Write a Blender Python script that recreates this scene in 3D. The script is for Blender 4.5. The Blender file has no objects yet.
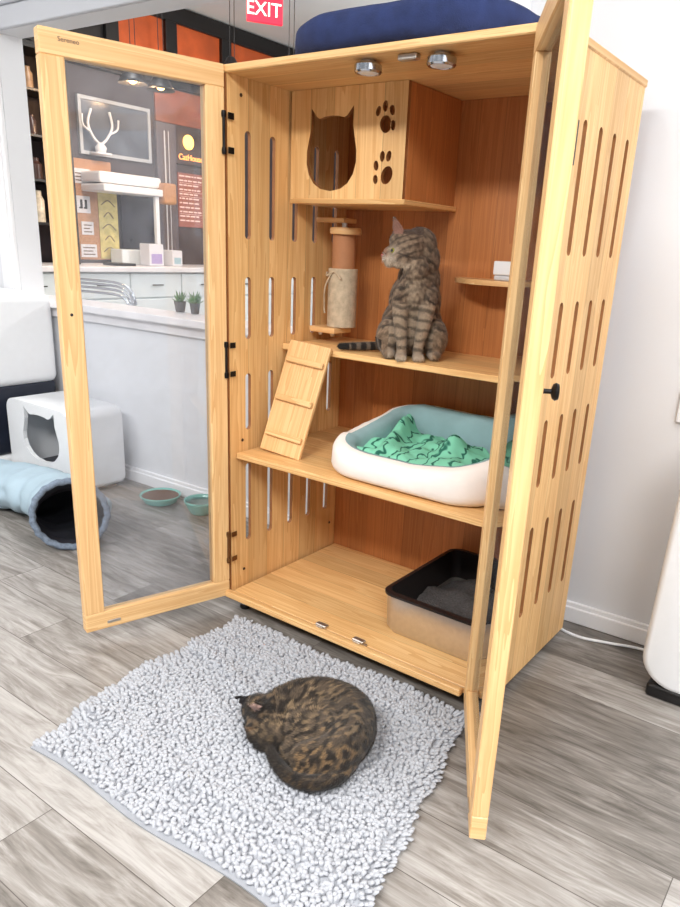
import bpy, bmesh, math, random
from mathutils import Vector, Matrix, noise
random.seed(7)
PI = math.pi
COL = bpy.context.scene.collection
def lin(r, g, b):
    def f(c):
        c /= 255.0
        return c/12.92 if c <= 0.04045 else ((c+0.055)/1.055)**2.4
    return (f(r), f(g), f(b), 1.0)
# ---------------------------------------------------------------- materials
def new_mat(name):
    m = bpy.data.materials.new(name); m.use_nodes = True
    nt = m.node_tree
    return m, nt, nt.nodes['Principled BSDF']
def N(nt, t, **kw):
    n = nt.nodes.new(t)
    for k, v in kw.items():
        if k in n.inputs: n.inputs[k].default_value = v
        else: setattr(n, k, v)
    return n
def plain(name, rgb, rough=0.5, metal=0.0, var=0.06, nscale=30, bump=0.0, bscale=200, emit=None, estr=0, spec=0.5, coat=0):
    m, nt, p = new_mat(name)
    c = lin(*rgb)
    tc = N(nt, 'ShaderNodeTexCoord'); nz = N(nt, 'ShaderNodeTexNoise', Scale=nscale, Detail=4.0)
    nt.links.new(tc.outputs['Object'], nz.inputs['Vector'])
    r = N(nt, 'ShaderNodeValToRGB')
    r.color_ramp.elements[0].position = .3; r.color_ramp.elements[1].position = .7
    r.color_ramp.elements[0].color = tuple(x*(1-var) for x in c[:3])+(1,)
    r.color_ramp.elements[1].color = tuple(min(1, x*(1+var)) for x in c[:3])+(1,)
    nt.links.new(nz.outputs['Fac'], r.inputs['Fac']); nt.links.new(r.outputs['Color'], p.inputs['Base Color'])
    p.inputs['Roughness'].default_value = rough; p.inputs['Metallic'].default_value = metal
    p.inputs['Specular IOR Level'].default_value = spec; p.inputs['Coat Weight'].default_value = coat
    if bump:
        nb = N(nt, 'ShaderNodeTexNoise', Scale=bscale, Detail=3.0); nt.links.new(tc.outputs['Object'], nb.inputs['Vector'])
        b = N(nt, 'ShaderNodeBump', Strength=bump, Distance=0.003)
        nt.links.new(nb.outputs['Fac'], b.inputs['Height']); nt.links.new(b.outputs['Normal'], p.inputs['Normal'])
    if emit:
        p.inputs['Emission Color'].default_value = lin(*emit); p.inputs['Emission Strength'].default_value = estr
    return m
def wood(name, light, dark, board=0.0, rough=0.42, line=0.5):
    """grain runs along U of the board's UV map; boards of width `board` across V"""
    m, nt, p = new_mat(name); L = nt.links
    uv = N(nt, 'ShaderNodeUVMap'); sep = N(nt, 'ShaderNodeSeparateXYZ'); L.new(uv.outputs['UV'], sep.inputs[0])
    oi = N(nt, 'ShaderNodeObjectInfo')
    u, v = sep.outputs['X'], sep.outputs['Y']
    def mth(op, a, b=None, c=None):
        n = N(nt, 'ShaderNodeMath', operation=op)
        for i, q in enumerate((a, b, c)):
            if q is None: continue
            if isinstance(q, (int, float)): n.inputs[i].default_value = q
            else: L.new(q, n.inputs[i])
        return n.outputs[0]
    off = mth('MULTIPLY', oi.outputs['Random'], 17.0)
    if board:
        k = mth('FLOOR', mth('DIVIDE', v, board))
        wn = N(nt, 'ShaderNodeTexWhiteNoise', noise_dimensions='1D'); L.new(k, wn.inputs['W'])
        tint = wn.outputs['Value']; off = mth('ADD', off, mth('MULTIPLY', tint, 9.0))
    cmb = N(nt, 'ShaderNodeCombineXYZ')
    L.new(mth('MULTIPLY', u, 0.9), cmb.inputs['X']); L.new(mth('MULTIPLY', v, 22.0), cmb.inputs['Y']); L.new(off, cmb.inputs['Z'])
    n1 = N(nt, 'ShaderNodeTexNoise', Scale=1.0, Detail=3.0, Roughness=.55, Distortion=.6); L.new(cmb.outputs[0], n1.inputs['Vector'])
    w = mth('FRACT', mth('MULTIPLY', n1.outputs['Fac'], 7.0))
    cmb2 = N(nt, 'ShaderNodeCombineXYZ')
    L.new(mth('MULTIPLY', u, 4.0), cmb2.inputs['X']); L.new(mth('MULTIPLY', v, 260.0), cmb2.inputs['Y']); L.new(off, cmb2.inputs['Z'])
    n2 = N(nt, 'ShaderNodeTexNoise', Scale=1.0, Detail=3.0); L.new(cmb2.outputs[0], n2.inputs['Vector'])
    fac = mth('ADD', mth('MULTIPLY', w, .50*line*2), mth('MULTIPLY', n2.outputs['Fac'], .45))
    r = N(nt, 'ShaderNodeValToRGB'); L.new(fac, r.inputs['Fac'])
    r.color_ramp.elements[0].position = .1; r.color_ramp.elements[0].color = lin(*light)
    r.color_ramp.elements[1].position = .95; r.color_ramp.elements[1].color = lin(*dark)
    out = r.outputs['Color']
    if board:
        fr = mth('FRACT', mth('DIVIDE', v, board)); edge = mth('LESS_THAN', fr, .018)
        hv = N(nt, 'ShaderNodeHueSaturation'); L.new(out, hv.inputs['Color'])
        L.new(mth('SUBTRACT', mth('ADD', mth('MULTIPLY', tint, .22), .88), mth('MULTIPLY', edge, .35)), hv.inputs['Value'])
        out = hv.outputs['Color']
    L.new(out, p.inputs['Base Color']); p.inputs['Roughness'].default_value = rough
    b = N(nt, 'ShaderNodeBump', Strength=.12, Distance=.001); L.new(fac, b.inputs['Height']); L.new(b.outputs['Normal'], p.inputs['Normal'])
    return m
def vcol_mat(name, rough=.8, sheen=.2):
    m, nt, p = new_mat(name)
    a = N(nt, 'ShaderNodeVertexColor', layer_name='Col'); nt.links.new(a.outputs['Color'], p.inputs['Base Color'])
    p.inputs['Roughness'].default_value = rough; p.inputs['Specular IOR Level'].default_value = .25
    p.inputs['Sheen Weight'].default_value = sheen
    return m
def floor_mat():
    m, nt, p = new_mat('grey_vinyl_plank'); L = nt.links
    tc = N(nt, 'ShaderNodeTexCoord'); mp = N(nt, 'ShaderNodeMapping'); L.new(tc.outputs['Object'], mp.inputs['Vector'])
    mp.inputs['Location'].default_value = (.35, .06, 0)
    br = N(nt, 'ShaderNodeTexBrick', offset=.37, offset_frequency=2)
    br.inputs['Scale'].default_value = 1.0; br.inputs['Brick Width'].default_value = 1.2; br.inputs['Row Height'].default_value = .178
    br.inputs['Mortar Size'].default_value = .0012; br.inputs['Mortar Smooth'].default_value = .1; br.inputs['Bias'].default_value = 0
    br.inputs['Color1'].default_value = (0, 0, 0, 1); br.inputs['Color2'].default_value = (1, 1, 1, 1); br.inputs['Mortar'].default_value = (.5, .5, .5, 1)
    L.new(mp.outputs[0], br.inputs['Vector'])
    bw = N(nt, 'ShaderNodeRGBToBW'); L.new(br.outputs['Color'], bw.inputs[0])
    def mth(op, a, b=None):
        n = N(nt, 'ShaderNodeMath', operation=op)
        for i, q in enumerate((a, b)):
            if q is None: continue
            if isinstance(q, (int, float)): n.inputs[i].default_value = q
            else: L.new(q, n.inputs[i])
        return n.outputs[0]
    sp = N(nt, 'ShaderNodeSeparateXYZ'); L.new(tc.outputs['Object'], sp.inputs[0])
    def stretched(sx, sy, det, dist=0.0):
        c = N(nt, 'ShaderNodeCombineXYZ')
        L.new(mth('MULTIPLY', sp.outputs[0], sx), c.inputs[0]); L.new(mth('MULTIPLY', sp.outputs[1], sy), c.inputs[1]); L.new(mth('MULTIPLY', bw.outputs[0], 23.0), c.inputs[2])
        n = N(nt, 'ShaderNodeTexNoise', Scale=1.0, Detail=det, Roughness=.65, Distortion=dist); L.new(c.outputs[0], n.inputs['Vector'])
        return n.outputs['Fac']
    g1 = stretched(3.0, 17, 9.0, 1.6); g2 = stretched(6, 120, 3.0); g3 = stretched(.9, 3.5, 2.0)
    f = mth('ADD', mth('ADD', mth('MULTIPLY', g1, .80), mth('MULTIPLY', g2, .34)), mth('ADD', mth('MULTIPLY', bw.outputs[0], .22), mth('MULTIPLY', g3, .25)))
    r = N(nt, 'ShaderNodeValToRGB'); L.new(f, r.inputs['Fac'])
    e = r.color_ramp.elements
    e[0].position = .46; e[0].color = lin(56, 52, 49); e[1].position = 1.0; e[1].color = lin(172, 169, 166)
    q = e.new(.62); q.color = lin(96, 91, 86); q = e.new(.78); q.color = lin(130, 125, 120)
    mx = N(nt, 'ShaderNodeMix', data_type='RGBA'); L.new(br.outputs['Fac'], mx.inputs['Factor'])
    L.new(r.outputs['Color'], mx.inputs['A']); mx.inputs['B'].default_value = lin(84, 78, 74)
    L.new(mx.outputs['Result'], p.inputs['Base Color'])
    p.inputs['Roughness'].default_value = .36
    b = N(nt, 'ShaderNodeBump', Strength=.15, Distance=.001); L.new(f, b.inputs['Height']); L.new(b.outputs['Normal'], p.inputs['Normal'])
    return m
def acrylic(name):
    m = bpy.data.materials.new(name); m.use_nodes = True; nt = m.node_tree
    nt.nodes.remove(nt.nodes['Principled BSDF']); out = nt.nodes['Material Output']
    tr = N(nt, 'ShaderNodeBsdfTransparent'); tr.inputs['Color'].default_value = (.93, .94, .96, 1)
    gl = N(nt, 'ShaderNodeBsdfGlossy'); gl.inputs['Roughness'].default_value = .03
    df = N(nt, 'ShaderNodeBsdfDiffuse'); df.inputs['Color'].default_value = (.8, .82, .88, 1)
    fr = N(nt, 'ShaderNodeFresnel', IOR=1.5)
    tc = N(nt, 'ShaderNodeTexCoord'); nz = N(nt, 'ShaderNodeTexNoise', Scale=5.0, Detail=4.0, Distortion=1.0); nt.links.new(tc.outputs['Object'], nz.inputs['Vector'])
    mr = N(nt, 'ShaderNodeMapRange'); mr.inputs['From Min'].default_value = .35; mr.inputs['From Max'].default_value = .75
    mr.inputs['To Min'].default_value = .02; mr.inputs['To Max'].default_value = .10; nt.links.new(nz.outputs['Fac'], mr.inputs['Value'])
    a = N(nt, 'ShaderNodeMixShader'); b = N(nt, 'ShaderNodeMixShader')
    nt.links.new(mr.outputs[0], a.inputs[0]); nt.links.new(tr.outputs[0], a.inputs[1]); nt.links.new(df.outputs[0], a.inputs[2])
    nt.links.new(fr.outputs[0], b.inputs[0]); nt.links.new(a.outputs[0], b.inputs[1]); nt.links.new(gl.outputs[0], b.inputs[2])
    nt.links.new(b.outputs[0], out.inputs['Surface'])
    return m
PINE = wood('pale_pine', (239, 200, 145), (208, 151, 92))
PINE_V = wood('pine_boards', (238, 199, 141), (206, 150, 87), board=.093)
PINE_SHADED = wood('pine_boards_shaded', (198, 131, 76), (158, 92, 48), board=.088, line=.35)  # same pine as the sides, with the cabinet's inner shade put into the colour
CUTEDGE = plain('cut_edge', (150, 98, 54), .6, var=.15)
PINE_D = wood('pine_door', (240, 204, 149), (209, 155, 97))
FLOOR = floor_mat(); ACR = acrylic('clear_acrylic')
WALLM = plain('white_wall_paint', (226, 228, 232), .75, var=.012, nscale=3, bump=.05, bscale=120)
GREYW = plain('grey_white_paint', (196, 199, 206), .7, var=.02, nscale=3)
TRIM = plain('white_gloss_trim', (240, 241, 244), .35, var=.01)
SILLM = plain('marbled_white_sill', (236, 234, 236), .3, var=.07, nscale=9)
CEILM = plain('ceiling_paint', (225, 226, 228), .85, var=.02)
FCEIL = plain('far_ceiling_grey', (222, 232, 238), .85, var=.03, nscale=2)
DARKW = plain('dark_shop_wall', (66, 58, 62), .7, var=.25, nscale=4)
BLACK = plain('black_paint', (18, 18, 20), .4, var=.1)
BLKM = plain('black_metal', (24, 22, 22), .35, metal=.6, var=.1)
ORNG = plain('orange_panel', (190, 88, 40), .6, var=.2, nscale=5)
STEEL = plain('brushed_steel', (205, 200, 194), .3, metal=.9, var=.05, nscale=60)
CHROME = plain('chrome', (190, 196, 205), .15, metal=1.0, var=.02)
BRASS = plain('antique_brass', (120, 84, 52), .4, metal=.8, var=.1)
WHITEP = plain('white_plastic', (236, 239, 243), .3, var=.01)
WHITEC = plain('white_laminate', (228, 236, 238), .4, var=.015)
NAVY = plain('navy_leatherette', (30, 36, 52), .45, var=.1)
NAVYP = plain('navy_plush', (34, 48, 92), .95, var=.22, nscale=22, bump=.7, bscale=350)
WFLEECE = plain('white_fleece', (240, 240, 242), .95, var=.04, bump=.6, bscale=300)
WCOTTON = plain('cream_cotton', (240, 232, 226), .9, var=.03, nscale=14, bump=.3, bscale=240)
TEALF = plain('pale_teal_fabric', (142, 172, 178), .9, var=.12, nscale=9, bump=.3, bscale=260)
TEALC = plain('teal_ceramic', (120, 186, 178), .25, var=.05, nscale=12, coat=.4)
KIBBLE = plain('brown_food', (92, 72, 66), .9, var=.3, nscale=120, bump=.8, bscale=160)
LITTER = plain('dark_litter', (74, 72, 72), .95, var=.35, nscale=160, bump=1, bscale=150)
LINER = plain('black_plastic_liner', (34, 30, 30), .3, var=.1)
SISAL = plain('sisal_wrap', (196, 178, 152), .9, var=.18, nscale=50, bump=.6, bscale=200)
BLUEF = plain('grey_blue_nylon', (160, 182, 196), .55, var=.08, nscale=8, bump=.2, bscale=40)
PLUSHG = plain('grey_plush_edge', (118, 132, 150), .95, var=.3, nscale=60, bump=.8, bscale=220)
TUNIN = plain('dark_tunnel_lining', (34, 36, 46), .8, var=.2)
LEAF = plain('succulent_leaf', (62, 128, 66), .45, var=.3, nscale=30)
POTM = plain('charcoal_pot', (62, 68, 74), .6, var=.1)
RUBBER = plain('black_rubber', (16, 16, 16), .6)
CORK = plain('cork_board', (186, 140, 104), .9, var=.2, nscale=70)
PAPER = plain('paper', (222, 222, 226), .8, var=.03)
YELLOW = plain('yellow_poster_paper', (214, 200, 130), .8, var=.2, nscale=18)
SCREEN = plain('dark_screen', (44, 42, 52), .2, var=.5, nscale=6)
MENU = plain('rust_menu_board', (146, 84, 72), .6, var=.12, nscale=30, emit=(170, 90, 70), estr=.25)
CHALK = plain('pale_menu_lettering', (228, 196, 182), .6, emit=(240, 200, 180), estr=.4)
GLOW = plain('glowing_orange_sign', (255, 150, 70), .5, emit=(255, 150, 70), estr=3.0)
GLOWY = plain('glowing_yellow_sign', (255, 200, 90), .5, emit=(255, 200, 90), estr=4.0)
EXITR = plain('exit_red', (226, 40, 62), .5, emit=(226, 40, 66), estr=.9)
EXITW = plain('exit_letters', (255, 235, 215), .5, emit=(255, 232, 205), estr=2.2)
BULB = plain('lamp_glow', (255, 214, 150), .5, emit=(255, 190, 110), estr=14)
DIFF = plain('light_diffuser', (250, 250, 255), .5, emit=(255, 252, 246), estr=4)
LEDR = plain('red_indicator', (255, 40, 30), .5, emit=(255, 30, 20), estr=8)
INK = plain('grey_brown_ink', (110, 92, 80), .6)
SCREWM = plain('dark_screw', (60, 40, 28), .5, metal=.3)
def patterned_green():
    m, nt, p = new_mat('green_patterned_cloth'); L = nt.links
    tc = N(nt, 'ShaderNodeTexCoord')
    nz = N(nt, 'ShaderNodeTexNoise', Scale=11.0, Detail=2.0); L.new(tc.outputs['UV'], nz.inputs['Vector'])
    w = N(nt, 'ShaderNodeTexWave', Scale=3.2, Distortion=8.0, Detail=2.0); w.inputs['Detail Scale'].default_value = 2.2
    L.new(tc.outputs['UV'], w.inputs['Vector'])
    r = N(nt, 'ShaderNodeValToRGB'); L.new(w.outputs['Fac'], r.inputs['Fac']); e = r.color_ramp.elements
    e[0].position = .03; e[0].color = lin(30, 100, 84); e[1].position = .17; e[1].color = lin(128, 206, 176)
    L.new(r.outputs['Color'], p.inputs['Base Color']); p.inputs['Roughness'].default_value = .9
    return m
GREENC = patterned_green()
# ---------------------------------------------------------------- object helpers
def wloc(o):
    v = Vector((0, 0, 0))
    while o is not None: v += o.location; o = o.parent
    return v
def fin(name, bm, mat, parent=None, smooth=False, loc=None, autos=None):
    """bm in world coordinates -> one mesh object (origin at its parent's or at loc)"""
    base = wloc(parent) if parent is not None else Vector(loc or (0, 0, 0))
    bmesh.ops.translate(bm, verts=bm.verts, vec=-base)
    me = bpy.data.meshes.new(name); bm.to_mesh(me); bm.free()
    mats = mat if isinstance(mat, (list, tuple)) else [mat]
    for m in mats: me.materials.append(m)
    if smooth:
        for p in me.polygons: p.use_smooth = True
    o = bpy.data.objects.new(name, me); COL.objects.link(o)
    if smooth and autos:
        try: me.set_sharp_from_angle(angle=autos)
        except Exception: pass
    if parent is not None: o.parent = parent
    else: o.location = base
    return o
def tag(o, label=None, cat=None, group=None, kind=None):
    if label: o['label'] = label
    if cat: o['category'] = cat
    if group: o['group'] = group
    if kind: o['kind'] = kind
    return o
def thing(name, loc, label, cat, group=None):
    o = bpy.data.objects.new(name, None); o.location = loc; o.empty_display_size = .05; COL.objects.link(o)
    return tag(o, label, cat, group)
def NB(): 
    bm = bmesh.new(); bm.loops.layers.uv.new('UVMap'); return bm
def merge(dst, src, M=None):
    if M is not None: bmesh.ops.transform(src, matrix=M, verts=src.verts)
    me = bpy.data.meshes.new('tmp'); src.to_mesh(me); src.free(); dst.from_mesh(me); bpy.data.meshes.remove(me)
def board(dst, x0, x1, y0, y1, z0, z1, bev=.002, M=None, along=None, seg=1, mi=0):
    """box in local frame with UVs running along its long axis"""
    b = NB(); bmesh.ops.create_cube(b, size=1)
    for v in b.verts:
        v.co = Vector((x0+(v.co.x+.5)*(x1-x0), y0+(v.co.y+.5)*(y1-y0), z0+(v.co.z+.5)*(z1-z0)))
    if bev: bmesh.ops.bevel(b, geom=b.edges[:]+b.verts[:], offset=bev, segments=seg, profile=.5, affect='EDGES')
    s = (abs(x1-x0), abs(y1-y0), abs(z1-z0)); a = s.index(max(s)) if along is None else along
    o = [i for i in range(3) if i != a]; uvl = b.loops.layers.uv.active
    for f in b.faces:
        f.material_index = mi
        n = f.normal
        for l in f.loops:
            c = l.vert.co
            if abs(n[a]) > .9: l[uvl].uv = (c[o[0]]*.1, c[o[1]])
            elif abs(n[o[0]]) > abs(n[o[1]]): l[uvl].uv = (c[a], c[o[1]]+.3)
            else: l[uvl].uv = (c[a], c[o[0]])
    merge(dst, b, M)
def cutout(outline, holes, thick, u_axis_map, grain='v'):
    """flat plate with holes: outline/holes in (u,v), extruded by thick; u_axis_map(u,v,w)->world"""
    cu = bpy.data.curves.new('c', 'CURVE'); cu.dimensions = '2D'; cu.fill_mode = 'BOTH'; cu.extrude = thick/2
    for loop in [outline]+holes:
        sp = cu.splines.new('POLY'); sp.points.add(len(loop)-1); sp.use_cyclic_u = True
        for i, (a, b) in enumerate(loop): sp.points[i].co = (a, b, 0, 1)
    o = bpy.data.objects.new('c', cu); COL.objects.link(o)
    bpy.context.view_layer.update()
    dg = bpy.context.evaluated_depsgraph_get(); me = bpy.data.meshes.new_from_object(o.evaluated_get(dg))
    bm = NB(); bm.from_mesh(me); bpy.data.objects.remove(o); bpy.data.meshes.remove(me); bpy.data.curves.remove(cu)
    bmesh.ops.remove_doubles(bm, verts=bm.verts, dist=1e-5)
    uvl = bm.loops.layers.uv.active or bm.loops.layers.uv.new('UVMap')
    for f in bm.faces:
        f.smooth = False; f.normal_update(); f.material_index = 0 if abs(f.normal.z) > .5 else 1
        for l in f.loops:
            c = l.vert.co; k = c.z*1.0
            l[uvl].uv = (c.y, c.x+k) if grain == 'v' else (c.x, c.y+k)
    for v in bm.verts: v.co = Vector(u_axis_map(v.co.x, v.co.y, v.co.z))
    bmesh.ops.recalc_face_normals(bm, faces=bm.faces)
    return bm
def stadium(u, v0, v1, w, n=8):
    r = w/2; pts = []
    for i in range(n+1): a = PI*i/n; pts.append((u+r*math.cos(a), v1-r+r*math.sin(a)))
    for i in range(n+1): a = PI+PI*i/n; pts.append((u+r*math.cos(a), v0+r+r*math.sin(a)))
    return pts
def ellipse(u, v, a, b, rot=0, n=16):
    c, s = math.cos(rot), math.sin(rot)
    return [(u+a*math.cos(t)*c-b*math.sin(t)*s, v+a*math.cos(t)*s+b*math.sin(t)*c) for t in (2*PI*i/n for i in range(n))]
def lathe(dst, prof, center=(0, 0, 0), seg=32, M=None, mi=0):
    b = NB(); rings = []
    for r, z in prof:
        if r < 1e-6: rings.append([b.verts.new((0, 0, z))])
        else: rings.append([b.verts.new((r*math.cos(2*PI*i/seg), r*math.sin(2*PI*i/seg), z)) for i in range(seg)])
    for A, B in zip(rings, rings[1:]):
        for i in range(seg):
            j = (i+1) % seg
            if len(A) == 1 and len(B) == 1: continue
            if len(A) == 1: f = b.faces.new((A[0], B[j], B[i]))
            elif len(B) == 1: f = b.faces.new((A[i], A[j], B[0]))
            else: f = b.faces.new((A[i], A[j], B[j], B[i]))
            f.material_index = mi
    bmesh.ops.recalc_face_normals(b, faces=b.faces)
    T = Matrix.Translation(center)
    merge(dst, b, T @ M if M is not None else T)
def tube(dst, pts, rad, seg=10, caps=True, flat=1.0, mi=0, closed=False):
    pts = [Vector(p) for p in pts]; n = len(pts); rad = rad if isinstance(rad, (list, tuple)) else [rad]*n
    b = NB(); rings = []; up = None
    for i, p in enumerate(pts):
        if closed: t = pts[(i+1) % n]-pts[i-1]
        else: t = (pts[min(i+1, n-1)]-pts[max(i-1, 0)])
        t.normalize()
        if up is None:
            up = Vector((0, 0, 1)) if abs(t.z) < .9 else Vector((1, 0, 0))
        up = (up-t*up.dot(t)).normalized(); s = t.cross(up)
        rings.append([b.verts.new(p+(s*math.cos(2*PI*k/seg)+up*math.sin(2*PI*k/seg)*flat)*rad[i]) for k in range(seg)])
    rr = list(zip(rings, rings[1:]+(rings[:1] if closed else [])))
    if not closed: rr = list(zip(rings, rings[1:]))
    for A, B in rr:
        for k in range(seg): f = b.faces.new((A[k], A[(k+1) % seg], B[(k+1) % seg], B[k])); f.material_index = mi
    if caps and not closed: b.faces.new(rings[0][::-1]); b.faces.new(rings[-1])
    bmesh.ops.recalc_face_normals(b, faces=b.faces)
    merge(dst, b)
def spline(P, n=8):
    P = [Vector(p) for p in P]; out = []
    for i in range(len(P)-1):
        p0 = P[max(i-1, 0)]; p1 = P[i]; p2 = P[i+1]; p3 = P[min(i+2, len(P)-1)]
        for k in range(n):
            t = k/n
            out.append(.5*((2*p1)+(p2-p0)*t+(2*p0-5*p1+4*p2-p3)*t*t+(-p0+3*p1-3*p2+p3)*t**3))
    out.append(P[-1]); return out
def text_bm(s, size, M, depth=.002, align='CENTER', mirror=False):
    cu = bpy.data.curves.new('t', 'FONT'); cu.body = s; cu.size = size; cu.extrude = depth/2; cu.align_x = align; cu.align_y = 'CENTER'; cu.resolution_u = 3
    o = bpy.data.objects.new('t', cu); COL.objects.link(o); bpy.context.view_layer.update()
    me = bpy.data.meshes.new_from_object(o.evaluated_get(bpy.context.evaluated_depsgraph_get()))
    bm = NB(); bm.from_mesh(me); bpy.data.objects.remove(o); bpy.data.meshes.remove(me); bpy.data.curves.remove(cu)
    for f in bm.faces: f.material_index = 0
    bmesh.ops.transform(bm, matrix=M, verts=bm.verts)
    return bm
def rotz(a, about=(0, 0, 0)): 
    T = Matrix.Translation(about); return T @ Matrix.Rotation(a, 4, 'Z') @ T.inverted()
# ---------------------------------------------------------------- the setting
WR = rotz(.026, (1.0, .75, 0))
def struct(name, bm, mat, smooth=False):
    return tag(fin(name, bm, mat, smooth=smooth), kind='structure')
bm = NB(); board(bm, -8, 4.2, -4.2, 7, -.05, 0, bev=0); struct('floor', bm, FLOOR)
Y0, Y1 = .75, .89; SX0, SX1 = -2.34, .50; HZ = 2.21; CZ = 3.0
bm = NB()
for a in ((SX1, 4.2, 0, CZ+.4), (SX0, SX1, 0, .862), (SX0, SX1, HZ, CZ+.4), (-8, SX0, 0, CZ+.4)):
    board(bm, a[0], a[1], Y0, Y1, a[2], a[3], bev=0, M=WR)
struct('wall_back', bm, WALLM)
bm = NB(); board(bm, SX0+.001, SX1-.001, Y0-.055, Y1+.03, .866, .903, bev=.006, M=WR, seg=2)
board(bm, SX0+.001, SX1-.001, Y0-.02, Y0, .815, .866, bev=.004, M=WR); struct('trim_1', bm, SILLM)
bm = NB()
board(bm, SX0-.09, SX0, Y0-.022, Y0, .90, HZ, bev=.004, M=WR); board(bm, SX0-.065, SX0-.025, Y0-.032, Y0-.02, .90, HZ, bev=.004, M=WR)
board(bm, SX0-.16, SX0-.10, Y0-.012, Y0, .90, HZ, bev=.003, M=WR)
struct('trim_2', bm, TRIM)
bm = NB(); board(bm, SX0-.16, SX1+.09, Y0-.025, Y0, HZ, HZ+.10, bev=.004, M=WR); board(bm, SX0-.16, SX1+.09, Y0-.045, Y0, HZ+.10, HZ+.13, bev=.006, M=WR)
struct('trim_3', bm, GREYW)
bm = NB(); board(bm, SX1, SX1+.09, Y0-.022, Y0, .90, HZ, bev=.004, M=WR); struct('trim_4', bm, TRIM)
bm = NB(); board(bm, -3.4, 4.2, Y0-.014, Y0-.0, 0, .075, bev=.003, M=WR); board(bm, -3.4, 4.2, Y0-.022, Y0, 0, .058, bev=.003, M=WR); struct('baseboard_back', bm, TRIM)
bm = NB(); board(bm, -3.45, -3.35, -4.2, .63, 0, CZ, bev=0); struct('wall_left', bm, WALLM)
bm = NB(); board(bm, 4.0, 4.1, -4.2, .82, 0, CZ, bev=0); struct('wall_right', bm, WALLM)
bm = NB(); board(bm, -3.45, 4.1, -4.2, .60, CZ, CZ+.05, bev=0); struct('ceiling', bm, CEILM)
# far room
FX = -4.3; FZ = 3.27
bm = NB(); board(bm, FX-.1, FX, .80, 7, 0, FZ, bev=0); struct('wall_far_left', bm, DARKW)
bm = NB(); board(bm, FX, 4.2, 6.9, 7, 0, FZ, bev=0); struct('wall_far_back', bm, GREYW)
bm = NB(); board(bm, 4.0, 4.1, .95, 6.9, 0, FZ, bev=0); struct('wall_far_right', bm, GREYW)
bm = NB(); board(bm, FX-.1, 4.2, 1.0, 7, FZ, FZ+.05, bev=0); struct('ceiling_far', bm, FCEIL)
# black framed orange transoms high on the far left wall
bm = NB(); board(bm, FX, FX+.05, 1.05, 6.8, 3.12, 3.26, bev=.004); board(bm, FX, FX+.05, 1.05, 6.8, 2.58, 2.66, bev=.004)
for y in (1.05, 1.9, 2.72, 3.36, 4.05, 4.85, 5.7): board(bm, FX, FX+.06, y, y+.13, 2.66, 3.12, bev=.003)
struct('trim_5', bm, BLACK)
ys = [1.18, 1.9, 2.03, 2.72, 2.85, 3.36, 3.49, 4.05, 4.18, 4.85, 4.98, 5.7]
for k in range(6):
    bm = NB(); board(bm, FX+.002, FX+.02, ys[2*k]-.005, ys[2*k+1]+.005, 2.65, 3.13, bev=.001)
    struct('window_%d' % (k+1), bm, ORNG if k >= 2 else BLACK)
# ---------------------------------------------------------------- the cabinet
W, D, ZB, ZT = 1.021, .605, .035, 1.735
cab = thing('cat_cabinet', (.51, .30, 0), 'tall natural pine cat cabinet with slotted sides and two open glazed doors', 'cat cabinet')
rows = [(1.265, 1.574), (.955, 1.151), (.65, .842), (.244, .53)]; ds = [.085, .195, .307, .413, .522]
holes = [stadium(d, a, b, .026) for a, b in rows for d in ds]
for x0 in (-.0135, W-.020+.0065-.0):
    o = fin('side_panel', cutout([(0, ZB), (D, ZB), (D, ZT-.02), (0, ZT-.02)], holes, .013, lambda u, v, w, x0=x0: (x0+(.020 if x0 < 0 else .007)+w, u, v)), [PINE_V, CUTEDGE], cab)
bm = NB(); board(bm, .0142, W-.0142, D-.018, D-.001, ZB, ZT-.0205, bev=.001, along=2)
fin('back_panel', bm, PINE_SHADED, cab)
bm = NB(); board(bm, -.004, W+.004, -.006, D+.004, ZT-.02, ZT, bev=.003); fin('top_panel', bm, PINE_V, cab)
bm = NB(); board(bm, .0205, W-.0205, .0, D-.019, .053, .076, bev=.003)
board(bm, .004, .955, -.026, .0, .053, .076, bev=.006, seg=3); fin('bottom_panel', bm, PINE_V, cab)
bm = NB(); board(bm, .0205, W-.0205, .02, D-.019, .561, .581, bev=.002); fin('shelf', bm, PINE_V, cab)
bm = NB(); board(bm, .0205, W-.0205, .243, D-.019, .911, .931, bev=.002); fin('shelf', bm, PINE_V, cab)
for x in (.045, W-.045):
    for y in (.035, D-.05):
        bm = NB(); lathe(bm, [(0, .0), (.016, 0), (.018, .004), (.018, .012), (.010, .016), (.010, .053 if x < .9 else .053), (0, .053)], (x, y, 0), 16)
        c = fin('castor', bm, RUBBER, cab, smooth=True, autos=.6)
        bm = NB(); lathe(bm, [(.0105, .018), (.014, .018), (.014, .030), (.0105, .030)], (x, y, 0), 16); fin('collar', bm, CHROME, c)
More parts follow.
